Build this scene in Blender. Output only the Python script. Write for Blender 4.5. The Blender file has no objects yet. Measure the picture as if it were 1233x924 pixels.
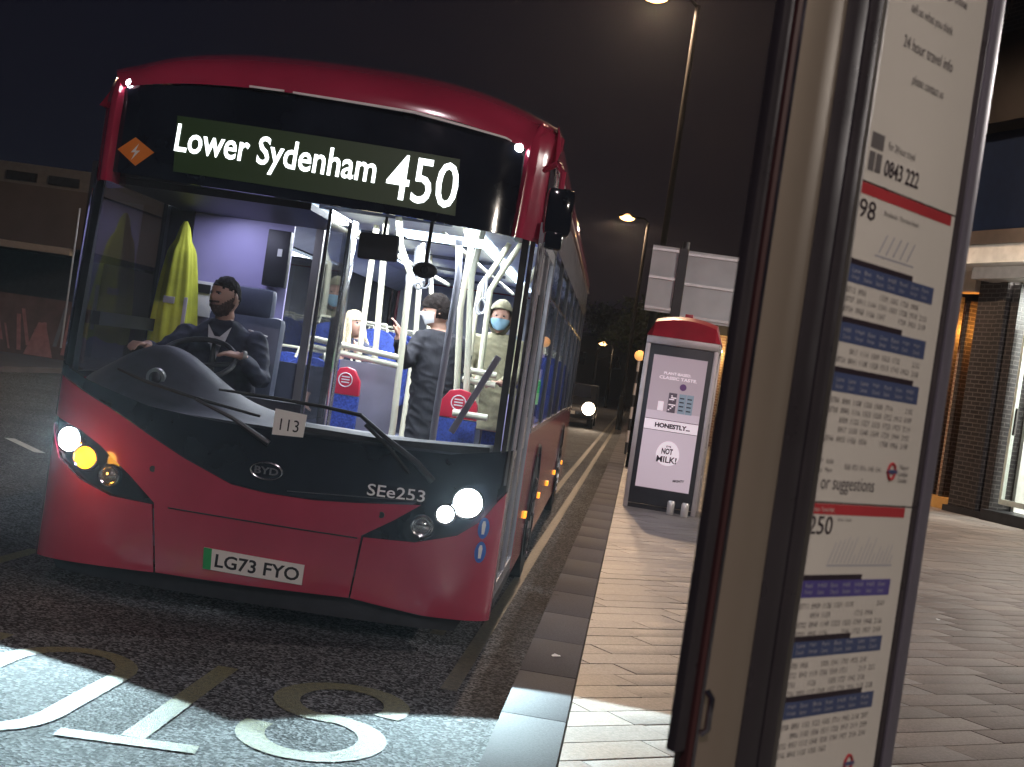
import bpy, bmesh, math, random
from mathutils import Vector, Matrix, Euler, noise
from mathutils.geometry import tessellate_polygon
random.seed(7)
R = math.radians
sc = bpy.context.scene
C = sc.collection

# ------------------------------------------------------------------ camera, night sky, exposure
cd = bpy.data.cameras.new('camera'); cam = bpy.data.objects.new('camera', cd); C.objects.link(cam)
cd.sensor_width = 36; cd.lens = 36 * 1650 / 1233
cd.clip_start = 0.05; cd.clip_end = 1500
yaw, pitch, roll = R(5.35), R(-0.64), R(8.3)
M = Matrix.Rotation(yaw, 4, 'Z') @ Matrix.Rotation(R(90) + pitch, 4, 'X') @ Matrix.Rotation(roll, 4, 'Z')
cam.matrix_world = Matrix.Translation((0, 0, 1.62)) @ M
cd.dof.use_dof = True; cd.dof.focus_distance = 8.5; cd.dof.aperture_fstop = 17
sc.camera = cam
w = bpy.data.worlds.new('World'); sc.world = w; w.use_nodes = True
bg = w.node_tree.nodes['Background']; bg.inputs[1].default_value = 0.011
wn = w.node_tree; tcw = wn.nodes.new('ShaderNodeTexCoord'); nw = wn.nodes.new('ShaderNodeTexNoise'); nw.inputs['Scale'].default_value = 1.6; nw.inputs['Detail'].default_value = 3
sxw = wn.nodes.new('ShaderNodeSeparateXYZ'); wn.links.new(tcw.outputs['Generated'], sxw.inputs[0]); wn.links.new(tcw.outputs['Generated'], nw.inputs['Vector'])
aw = wn.nodes.new('ShaderNodeMath'); aw.operation = 'MULTIPLY_ADD'; aw.inputs[1].default_value = 1.2; wn.links.new(sxw.outputs[0], aw.inputs[0]); wn.links.new(nw.outputs['Fac'], aw.inputs[2])
rw = wn.nodes.new('ShaderNodeValToRGB'); rw.color_ramp.elements[0].position = 0.1; rw.color_ramp.elements[0].color = (0.46, 0.46, 0.86, 1); rw.color_ramp.elements[1].position = 0.75; rw.color_ramp.elements[1].color = (0.85, 0.60, 0.66, 1)
wn.links.new(aw.outputs[0], rw.inputs['Fac']); wn.links.new(rw.outputs['Color'], bg.inputs[0])   # city glow: warmer over the shops, bluer over the road
sc.view_settings.view_transform = 'Standard'; sc.view_settings.look = 'None'
sc.view_settings.exposure = 0; sc.view_settings.gamma = 1
sc.cycles.use_denoising = True
sc.cycles.max_bounces = 6; sc.cycles.transparent_max_bounces = 16
sc.cycles.sample_clamp_indirect = 4
sc.cycles.caustics_reflective = False; sc.cycles.caustics_refractive = False

# ------------------------------------------------------------------ materials
def nodes(name):
    m = bpy.data.materials.new(name); m.use_nodes = True
    nt = m.node_tree; return m, nt, nt.nodes['Principled BSDF']
def mat(name, col, rough=0.5, metal=0.0, var=0.12, scale=6, bump=0.0, bscale=None, coat=0, emit=0, emcol=None, spec=None, rvar=0.0, grime=0.0):
    m, nt, b = nodes(name); L = nt.links
    tc = nt.nodes.new('ShaderNodeTexCoord')
    n = nt.nodes.new('ShaderNodeTexNoise'); n.inputs['Scale'].default_value = scale; n.inputs['Detail'].default_value = 6
    L.new(tc.outputs['Object'], n.inputs['Vector'])
    rm = nt.nodes.new('ShaderNodeValToRGB')
    rm.color_ramp.elements[0].position = 0.3; rm.color_ramp.elements[1].position = 0.7
    rm.color_ramp.elements[0].color = (*[c * (1 - var) for c in col], 1)
    rm.color_ramp.elements[1].color = (*[min(1, c * (1 + var)) for c in col], 1)
    L.new(n.outputs['Fac'], rm.inputs['Fac'])
    L.new(rm.outputs['Color'], b.inputs['Base Color'])
    b.inputs['Roughness'].default_value = rough; b.inputs['Metallic'].default_value = metal
    if rvar:
        mr = nt.nodes.new('ShaderNodeMapRange'); n2 = nt.nodes.new('ShaderNodeTexNoise')
        n2.inputs['Scale'].default_value = scale * 2.3; n2.inputs['Detail'].default_value = 8; L.new(tc.outputs['Object'], n2.inputs['Vector'])
        mr.inputs['From Min'].default_value = 0.3; mr.inputs['From Max'].default_value = 0.7
        mr.inputs['To Min'].default_value = max(0.02, rough - rvar); mr.inputs['To Max'].default_value = rough + rvar
        L.new(n2.outputs['Fac'], mr.inputs['Value']); L.new(mr.outputs[0], b.inputs['Roughness'])
    if coat: b.inputs['Coat Weight'].default_value = coat; b.inputs['Coat Roughness'].default_value = 0.06
    if spec is not None: b.inputs['Specular IOR Level'].default_value = spec
    if emit:
        b.inputs['Emission Color'].default_value = (*(emcol or col), 1); b.inputs['Emission Strength'].default_value = emit
    if bump:
        nb = nt.nodes.new('ShaderNodeTexNoise'); nb.inputs['Scale'].default_value = bscale or scale * 8; nb.inputs['Detail'].default_value = 8
        L.new(tc.outputs['Object'], nb.inputs['Vector'])
        bp = nt.nodes.new('ShaderNodeBump'); bp.inputs['Strength'].default_value = bump; bp.inputs['Distance'].default_value = 0.01
        L.new(nb.outputs['Fac'], bp.inputs['Height']); L.new(bp.outputs[0], b.inputs['Normal'])
    return m
def glass(name, tint=(1, 1, 1), refl=1.0, rough=0.0, ior=1.45, smear=0.0):
    m, nt, b = nodes(name); L = nt.links; nt.nodes.remove(b)
    out = nt.nodes['Material Output']
    t = nt.nodes.new('ShaderNodeBsdfTransparent'); t.inputs[0].default_value = (*tint, 1)
    g = nt.nodes.new('ShaderNodeBsdfGlossy'); g.inputs['Roughness'].default_value = rough
    f = nt.nodes.new('ShaderNodeFresnel'); gm = nt.nodes.new('ShaderNodeNewGeometry'); im_ = nt.nodes.new('ShaderNodeMapRange')   # same reflectance from either side of the pane
    im_.inputs['To Min'].default_value = ior; im_.inputs['To Max'].default_value = 1 / ior; L.new(gm.outputs['Backfacing'], im_.inputs['Value']); L.new(im_.outputs[0], f.inputs[0])
    mu = nt.nodes.new('ShaderNodeMath'); mu.operation = 'MULTIPLY'; mu.inputs[1].default_value = refl; mu.use_clamp = True
    L.new(f.outputs[0], mu.inputs[0])
    mx = nt.nodes.new('ShaderNodeMixShader'); L.new(mu.outputs[0], mx.inputs[0]); L.new(t.outputs[0], mx.inputs[1]); L.new(g.outputs[0], mx.inputs[2])
    last = mx
    if smear:   # thin film of dirt on the pane
        d = nt.nodes.new('ShaderNodeBsdfDiffuse'); d.inputs[0].default_value = (0.5, 0.5, 0.52, 1)
        n = nt.nodes.new('ShaderNodeTexNoise'); n.inputs['Scale'].default_value = 5; n.inputs['Detail'].default_value = 8
        tc = nt.nodes.new('ShaderNodeTexCoord'); L.new(tc.outputs['Object'], n.inputs['Vector'])
        k = nt.nodes.new('ShaderNodeMath'); k.operation = 'MULTIPLY'; k.inputs[1].default_value = smear; L.new(n.outputs['Fac'], k.inputs[0])
        m2 = nt.nodes.new('ShaderNodeMixShader'); L.new(k.outputs[0], m2.inputs[0]); L.new(mx.outputs[0], m2.inputs[1]); L.new(d.outputs[0], m2.inputs[2]); last = m2
    L.new(last.outputs[0], out.inputs[0])
    return m
def emis(name, col, s):
    m, nt, b = nodes(name)
    b.inputs['Base Color'].default_value = (*col, 1); b.inputs['Emission Color'].default_value = (*col, 1); b.inputs['Emission Strength'].default_value = s
    return m
RED = mat('bus_red_paint', (0.38, 0.03, 0.07), 0.16, var=0.1, scale=3, coat=0.7, rvar=0.02)
BLK = mat('gloss_black_panel', (0.012, 0.014, 0.022), 0.07, var=0.3, scale=3, rvar=0.03)
SATIN = mat('satin_black_plastic', (0.02, 0.02, 0.024), 0.45, var=0.3, scale=8, bump=0.1)
RUB = mat('black_rubber', (0.015, 0.015, 0.016), 0.7, var=0.3, scale=15, bump=0.2)
CHR = mat('polished_metal', (0.75, 0.75, 0.78), 0.14, metal=1, var=0.1, scale=10, rvar=0.06)
STEEL = mat('brushed_steel', (0.55, 0.52, 0.49), 0.34, metal=1, var=0.04, scale=3, rvar=0.03)
CREAM = mat('cream_handrail', (0.72, 0.7, 0.52), 0.32, var=0.06)
DASH = mat('dashboard_grey', (0.05, 0.05, 0.065), 0.6, var=0.2, scale=10, bump=0.1)
LILAC = mat('cab_partition_lilac', (0.44, 0.40, 0.66), 0.45, var=0.1, scale=2)
INT = mat('saloon_wall_grey', (0.5, 0.52, 0.58), 0.5, var=0.1, scale=3)
INTD = mat('saloon_dark_trim', (0.08, 0.09, 0.13), 0.45, var=0.2)
FLOOR = mat('saloon_floor', (0.13, 0.14, 0.2), 0.55, var=0.3, scale=60)
BLUE = mat('blue_moquette', (0.03, 0.06, 0.3), 0.85, var=0.45, scale=70, bump=0.2)
REDP = mat('red_moulded_plastic', (0.55, 0.02, 0.05), 0.35)
WHITE = mat('white_print', (0.8, 0.8, 0.8), 0.5, var=0.03)
PLATE = mat('number_plate_white', (0.78, 0.77, 0.72), 0.35, var=0.05)
BLACKP = mat('black_print', (0.012, 0.012, 0.014), 0.5)
GREENP = mat('green_flash', (0.02, 0.35, 0.1), 0.45)
ORANGE = mat('orange_vinyl', (0.75, 0.22, 0.03), 0.5, var=0.06)
BLUEP = mat('blue_sticker', (0.03, 0.12, 0.5), 0.45)
HIVIS = mat('hi_vis_yellow', (0.62, 0.66, 0.05), 0.75, var=0.15, scale=9, bump=0.3, bscale=25)
SILVER = mat('reflective_tape', (0.6, 0.55, 0.55), 0.4)
SKIN = mat('skin', (0.50, 0.29, 0.21), 0.5, var=0.1, scale=14)
HAIRD = mat('dark_hair', (0.010, 0.007, 0.006), 0.75, var=0.5, scale=60, bump=0.8, bscale=90, spec=.1)
BEARD = mat('brown_beard', (0.07, 0.038, 0.026), 0.85, var=0.4, scale=60, bump=0.8, bscale=120)
HAIRB = mat('pale_hair', (0.62, 0.52, 0.34), 0.6, var=0.3, scale=60, bump=0.6, bscale=70)
NAVY = mat('navy_uniform', (0.022, 0.026, 0.05), 0.8, var=0.3, scale=30, bump=0.3)
COAT = mat('black_coat', (0.010, 0.010, 0.015), 0.85, var=0.3, scale=30, bump=0.3)
OLIVE = mat('beige_hooded_coat', (0.28, 0.26, 0.16), 0.85, var=0.2, scale=25, bump=0.4)
SHIRT = mat('white_shirt', (0.75, 0.75, 0.78), 0.7)
MASKM = mat('surgical_mask', (0.35, 0.6, 0.75), 0.7)
MASKW = mat('white_mask', (0.75, 0.75, 0.75), 0.7)
LEDON = emis('led_letters', (0.93, 1.0, 1.0), 2.6)
DISP = emis('display_backing', (0.012, 0.026, 0.006), 0.35)
HEADL = emis('headlamp_lens_lit', (0.85, 0.95, 1.0), 26)
SMALLW = emis('small_white_lamp_lit', (0.85, 0.93, 1.0), 16)
AMBER = emis('amber_indicator_lit', (1.0, 0.34, 0.01), 7)
SIDEAMB = emis('side_marker_amber', (1.0, 0.4, 0.03), 1.5)
CEILL = emis('ceiling_led_strip', (0.8, 0.92, 1.0), 4)
SODIUM = emis('street_lamp_lit', (1.0, 0.55, 0.2), 7)
WARMW = emis('car_lamp_lit', (1.0, 0.78, 0.55), 30)
GLASS = glass('windscreen_glass', (0.80, 0.83, 0.87), 0.9, smear=0.06)
SGLASS = glass('tinted_side_glass', (0.72, 0.74, 0.78), 0.55, smear=0.03)
CGLASS = glass('clear_glass', (0.94, 0.95, 0.95), 1.0, smear=0.015)

# ------------------------------------------------------------------ mesh helpers
class MB:
    def __init__(s): s.v = []; s.f = []; s.T = Matrix.Identity(4)
    def add(s, vs, fs):
        o = len(s.v); s.v += [tuple(s.T @ Vector(p)) for p in vs]; s.f += [tuple(i + o for i in f) for f in fs]; return s
    def box(s, c, d, rot=None):
        M_ = Matrix.Translation(c) @ (Euler(rot).to_matrix().to_4x4() if rot else Matrix.Identity(4))
        x, y, z = d[0] / 2, d[1] / 2, d[2] / 2
        vs = [M_ @ Vector(p) for p in ((-x, -y, -z), (x, -y, -z), (x, y, -z), (-x, y, -z), (-x, -y, z), (x, -y, z), (x, y, z), (-x, y, z))]
        return s.add(vs, [(0, 3, 2, 1), (4, 5, 6, 7), (0, 1, 5, 4), (1, 2, 6, 5), (2, 3, 7, 6), (3, 0, 4, 7)])
    def b2(s, a, b): return s.box([(a[i] + b[i]) / 2 for i in range(3)], [abs(b[i] - a[i]) for i in range(3)])
    def tube(s, pts, r, n=10, cap=True):
        pts = [Vector(p) for p in pts]; rs = r if isinstance(r, (list, tuple)) else [r] * len(pts)
        rings = []; prev = None
        for i, p in enumerate(pts):
            d = (pts[min(i + 1, len(pts) - 1)] - pts[max(i - 1, 0)]).normalized()
            if prev is None:
                a = Vector((0, 0, 1)) if abs(d.z) < 0.9 else Vector((1, 0, 0)); u = d.cross(a).normalized()
            else: u = (prev - d * prev.dot(d)).normalized()
            prev = u; q = d.cross(u)
            rings.append([p + (u * math.cos(t) + q * math.sin(t)) * rs[i] for t in [2 * math.pi * k / n for k in range(n)]])
        vs = [v for rg in rings for v in rg]; fs = []
        for i in range(len(pts) - 1):
            for k in range(n):
                fs.append((i * n + k, i * n + (k + 1) % n, (i + 1) * n + (k + 1) % n, (i + 1) * n + k))
        if cap: fs += [tuple(range(n))[::-1], tuple((len(pts) - 1) * n + k for k in range(n))]
        return s.add(vs, fs)
    def prism(s, poly, z0, z1):
        n = len(poly)
        return s.add([(x, y, z0) for x, y in poly] + [(x, y, z1) for x, y in poly],
                     [tuple(range(n))[::-1], tuple(range(n, 2 * n))] + [(i, (i + 1) % n, n + (i + 1) % n, n + i) for i in range(n)])
    def disc(s, c, r, n=24, axis=(0, -1, 0), depth=0.02, dome=0.0):
        ax = Vector(axis).normalized(); a = Vector((0, 0, 1)) if abs(ax.z) < 0.9 else Vector((1, 0, 0))
        u = ax.cross(a).normalized(); q = ax.cross(u); c = Vector(c)
        prof = [(r, -depth), (r, 0), (r * 0.8, dome * 0.45), (r * 0.5, dome * 0.8), (r * 0.2, dome)] if dome else [(r, -depth), (r, 0)]
        vs = []; fs = []
        for rr, h in prof: vs += [c + ax * h + (u * math.cos(t) + q * math.sin(t)) * rr for t in [2 * math.pi * k / n for k in range(n)]]
        for i in range(len(prof) - 1):
            for k in range(n): fs.append((i * n + k, i * n + (k + 1) % n, (i + 1) * n + (k + 1) % n, (i + 1) * n + k))
        fs += [tuple((len(prof) - 1) * n + k for k in range(n)), tuple(range(n))[::-1]]
        return s.add(vs, fs)
    def ball(s, c, r, nu=16, nv=10):
        r = r if isinstance(r, (tuple, list)) else (r, r, r); vs = []; fs = []
        for j in range(nv + 1):
            ph = math.pi * j / nv
            for i in range(nu):
                t = 2 * math.pi * i / nu
                vs.append((c[0] + r[0] * math.sin(ph) * math.cos(t), c[1] + r[1] * math.sin(ph) * math.sin(t), c[2] + r[2] * math.cos(ph)))
        for j in range(nv):
            for i in range(nu): fs.append((j * nu + i, (j + 1) * nu + i, (j + 1) * nu + (i + 1) % nu, j * nu + (i + 1) % nu))
        return s.add(vs, fs)
    def build(s, name, m, parent=None, smooth=False, bevel=0, angle=40):
        me = bpy.data.meshes.new(name); me.from_pydata(s.v, [], s.f); me.validate()
        bm = bmesh.new(); bm.from_mesh(me)
        bmesh.ops.remove_doubles(bm, verts=bm.verts, dist=1e-6)
        bmesh.ops.recalc_face_normals(bm, faces=bm.faces)
        if bevel: bmesh.ops.bevel(bm, geom=[e for e in bm.edges if len(e.link_faces) == 2 and e.calc_face_angle(0) > 0.6], offset=bevel, segments=2, affect='EDGES', profile=0.6)
        if smooth or bevel:
            for f in bm.faces: f.smooth = True
            for e in bm.edges:
                if len(e.link_faces) == 2 and e.calc_face_angle(0) > R(angle): e.smooth = False
        bm.to_mesh(me); bm.free()
        return link(name, me, m, parent)
def link(name, me, m, parent=None):
    if m is not None:
        me.materials.clear(); me.materials.append(m)
    o = bpy.data.objects.new(name, me); C.objects.link(o)
    if parent: o.parent = parent
    return o
def tag(o, label=None, cat=None, group=None, kind=None):
    if label: o['label'] = label
    if cat: o['category'] = cat
    if group: o['group'] = group
    if kind: o['kind'] = kind
    return o
def thing(name, label, cat, loc=(0, 0, 0), rz=0, group=None):
    o = bpy.data.objects.new(name, None); C.objects.link(o); o.location = loc; o.rotation_euler = (0, 0, rz); o.empty_display_size = 0.2
    return tag(o, label, cat, group)
def copy_tree(o, parent=None):
    c = o.copy(); C.objects.link(c); c.parent = parent
    for ch in o.children: copy_tree(ch, c)
    return c
_glyph = {}
def text_data(body, bold=0.0):
    if (body, bold) not in _glyph: _glyph[(body, bold)] = text_new(body, bold)
    return _glyph[(body, bold)]
def text_new(body, bold=0.0):
    if len(body) == 4 and body.isdigit():   # clock times are set digit by digit
        vs = []; fs = []
        for k, ch in enumerate(body):
            v, f = text_data(ch, bold); o = len(vs); vs += [(a + k * .62, b_) for a, b_ in v]; fs += [tuple(i + o for i in q) for q in f]
        return vs, fs
    cu = bpy.data.curves.new('txt', 'FONT'); cu.body = body; cu.size = 1; cu.offset = bold; cu.resolution_u = 3; cu.fill_mode = 'FRONT'
    o = bpy.data.objects.new('txt', cu); C.objects.link(o)
    dg = bpy.context.evaluated_depsgraph_get(); me = bpy.data.meshes.new_from_object(o.evaluated_get(dg))
    bpy.data.objects.remove(o); bpy.data.curves.remove(cu)
    return [tuple(v.co[:2]) for v in me.vertices], [tuple(p.vertices) for p in me.polygons]
def text_into(mb, body, x0, x1, z0, z1, fn, bold=0.0, slope=0.0):
    vs, fs = text_data(body, bold)
    if not vs: return mb
    a0 = min(v[0] for v in vs); a1 = max(v[0] for v in vs); b0 = min(v[1] for v in vs); b1 = max(v[1] for v in vs)
    out = []
    for a, b in vs:
        x = x0 + (a - a0) / (a1 - a0) * (x1 - x0); z = z0 + (b - b0) / (b1 - b0) * (z1 - z0) + slope * (x - x0)
        out.append(fn(x, z))
    return mb.add(out, fs)
def flat_print(name, body, x0, x1, z0, z1, fn, m, parent, bold=0.0, slope=0.0):
    mb = MB(); text_into(mb, body, x0, x1, z0, z1, fn, bold, slope)
    me = bpy.data.meshes.new(name); me.from_pydata(mb.v, [], mb.f)
    return link(name, me, m, parent)
def spot(name, loc, aim, energy, col, size, blend, parent=None, radius=0.03):
    l = bpy.data.lights.new(name, 'SPOT'); l.energy = energy; l.color = col; l.spot_size = R(size); l.spot_blend = blend; l.shadow_soft_size = radius
    o = bpy.data.objects.new(name, l); C.objects.link(o); o.location = loc
    o.rotation_euler = Vector(aim).to_track_quat('-Z', 'Y').to_euler()
    if parent: o.parent = parent
    return o
def area(name, loc, aim, energy, col, sx, sy, parent=None):
    l = bpy.data.lights.new(name, 'AREA'); l.energy = energy; l.color = col; l.shape = 'RECTANGLE'; l.size = sx; l.size_y = sy
    o = bpy.data.objects.new(name, l); C.objects.link(o); o.location = loc
    o.rotation_euler = Vector(aim).to_track_quat('-Z', 'Y').to_euler()
    if parent: o.parent = parent
    return o
def point(name, loc, energy, col, radius=0.1, parent=None):
    l = bpy.data.lights.new(name, 'POINT'); l.energy = energy; l.color = col; l.shadow_soft_size = radius
    o = bpy.data.objects.new(name, l); C.objects.link(o); o.location = loc
    if parent: o.parent = parent
    return o

# ------------------------------------------------------------------ ground, road, markings
def asphalt():
    m, nt, b = nodes('asphalt'); L = nt.links
    tc = nt.nodes.new('ShaderNodeTexCoord')
    v = nt.nodes.new('ShaderNodeTexVoronoi'); v.inputs['Scale'].default_value = 75; L.new(tc.outputs['Object'], v.inputs['Vector'])
    n = nt.nodes.new('ShaderNodeTexNoise'); n.inputs['Scale'].default_value = 0.9; n.inputs['Detail'].default_value = 8; L.new(tc.outputs['Object'], n.inputs['Vector'])
    n3 = nt.nodes.new('ShaderNodeTexNoise'); n3.inputs['Scale'].default_value = 60; n3.inputs['Detail'].default_value = 6; L.new(tc.outputs['Object'], n3.inputs['Vector'])
    r = nt.nodes.new('ShaderNodeValToRGB'); r.color_ramp.elements[0].position = 0.35; r.color_ramp.elements[1].position = 1.0
    r.color_ramp.elements[0].color = (0.012, 0.011, 0.0125, 1); r.color_ramp.elements[1].color = (0.205, 0.205, 0.212, 1)
    sp = nt.nodes.new('ShaderNodeSeparateColor'); L.new(v.outputs['Color'], sp.inputs[0])
    L.new(sp.outputs[0], r.inputs['Fac'])
    mx = nt.nodes.new('ShaderNodeMix'); mx.data_type = 'RGBA'; mx.blend_type = 'MULTIPLY'; mx.inputs['Factor'].default_value = 0.6
    r2 = nt.nodes.new('ShaderNodeValToRGB'); r2.color_ramp.elements[0].position = 0.3; r2.color_ramp.elements[0].color = (0.55, 0.53, 0.52, 1); r2.color_ramp.elements[1].position = 0.65; r2.color_ramp.elements[1].color = (1.2, 1.2, 1.2, 1)
    L.new(n.outputs['Fac'], r2.inputs['Fac']); L.new(r.outputs['Color'], mx.inputs[6]); L.new(r2.outputs['Color'], mx.inputs[7])
    L.new(mx.outputs[2], b.inputs['Base Color'])
    b.inputs['Roughness'].default_value = 0.85; b.inputs['Specular IOR Level'].default_value = 0.2
    ad = nt.nodes.new('ShaderNodeMath'); ad.operation = 'ADD'; L.new(v.outputs['Distance'], ad.inputs[0]); L.new(n3.outputs['Fac'], ad.inputs[1])
    bp = nt.nodes.new('ShaderNodeBump'); bp.inputs['Strength'].default_value = 0.75; bp.inputs['Distance'].default_value = 0.006; L.new(ad.outputs[0], bp.inputs['Height']); L.new(bp.outputs[0], b.inputs['Normal'])
    return m
ASPH = asphalt()
DIRT = mat('dark_ground', (0.035, 0.035, 0.033), 0.9, var=0.4, scale=0.6, bump=0.3)
def sheet(name, poly, z, m, parent=None, kind='structure'):
    me = bpy.data.meshes.new(name); me.from_pydata([(x, y, z) for x, y in poly], [], [tuple(range(len(poly)))])
    bm = bmesh.new(); bm.from_mesh(me)
    for f in bm.faces:
        if f.normal.z < 0: f.normal_flip()
    bm.to_mesh(me); bm.free()
    o = link(name, me, m, parent)
    if kind: o['kind'] = kind
    return o
sheet('ground', [(-400, -100), (400, -100), (400, 700), (-400, 700)], -0.03, DIRT)
road = sheet('road', [(-13.2, -30), (-0.4, -30), (-0.4, 300), (-13.2, 300)], 0.0, ASPH)
YEL = mat('worn_yellow_road_paint', (0.105, 0.095, 0.032), 0.6, var=0.5, scale=55, bump=0.9, bscale=170)
WHT = mat('worn_white_road_paint', (0.55, 0.54, 0.5), 0.6, var=0.35, scale=16, bump=0.5, bscale=150)
def ribbon(mb, pts, wd, z):
    pts = [Vector((x, y, 0)) for x, y in pts]; Lp = []; Rp = []
    for i, p in enumerate(pts):
        d = (pts[min(i + 1, len(pts) - 1)] - pts[max(i - 1, 0)]).normalized(); q = Vector((-d.y, d.x, 0)) * wd / 2
        Lp.append(p + q); Rp.append(p - q)
    n = len(pts); vs = [(p.x, p.y, z) for p in Lp + Rp]
    mb.add(vs, [(i, i + 1, n + i + 1, n + i) for i in range(n - 1)]); return mb
def marking(name, pts, wd, m, z=0.004):
    mb = MB(); ribbon(mb, pts, wd, z); o = mb.build(name, m); o['kind'] = 'structure'; return o
YELW = mat('faded_yellow_road_paint', (0.075, 0.062, 0.036), 0.6, var=0.5, scale=30, bump=0.5, bscale=150)
marking('yellow_line', [(-0.72, 6.7)] + [(-0.72, y) for y in range(8, 140, 4)], 0.085, YELW)
marking('yellow_line', [(-0.98, y) for y in range(8, 140, 4)], 0.085, YELW)
# STOP of the bus stop legend, read from behind the bus
def arc(cx, cy, rx, ry, a0, a1, n=12): return [(cx + rx * math.cos(R(a0 + (a1 - a0) * i / n)), cy + ry * math.sin(R(a0 + (a1 - a0) * i / n))) for i in range(n + 1)]
Sx = -1.13
s_pts = arc(Sx, 6.13, 0.25, 0.30, -25, 90, 7) + arc(Sx, 6.13, 0.25, 0.30, 100, 250, 9) + arc(Sx, 5.55, 0.25, 0.30, 75, -75, 9) + arc(Sx, 5.55, 0.25, 0.30, -95, -195, 8)
marking('road_letter', s_pts, 0.12, YEL)['label'] = 'yellow letter S painted on the road near the kerb'
mb = MB(); ribbon(mb, [(-2.0, 5.03), (-1.47, 5.1)], 0.1, 0.004); ribbon(mb, [(-1.735, 5.12), (-1.755, 6.42)], 0.1, 0.004)
tag(mb.build('road_letter', YEL), 'yellow letter T painted on the road', kind='structure')
marking('road_letter', arc(-2.37, 5.95, 0.26, 0.33, 0, 180, 14) + arc(-2.37, 5.22, 0.26, 0.33, 180, 360, 14) + [(-2.11, 5.96)], 0.1, YEL)['label'] = 'yellow letter O painted on the road'
mb = MB(); ribbon(mb, [(-2.85, 6.35), (-2.85, 5.0)], 0.1, 0.004); ribbon(mb, [(-2.9, 5.05)] + arc(-3.05, 5.35, 0.2, 0.3, -90, -270, 10) + [(-2.9, 5.65)], 0.1, 0.004)
tag(mb.build('road_letter', YEL), 'yellow letter P painted on the road', kind='structure')
for a, b_ in ((4.2, 5.9), (7.0, 8.6), (9.6, 11.2)): marking('yellow_dash', [(-3.72, a), (-3.72, b_)], 0.1, YEL)
for y in range(-4, 60, 6): marking('white_lane_line', [(-6.05, y + 0.9), (-6.05, y + 3.9)], 0.1, WHT)
marking('white_lane_line', [(-7.0, 15.0), (-6.2, 14.05)], 0.12, WHT)
for y in range(3, 60, 8): marking('white_lane_line', [(-11.45, y), (-11.45, y + 4)], 0.12, WHT)


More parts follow.
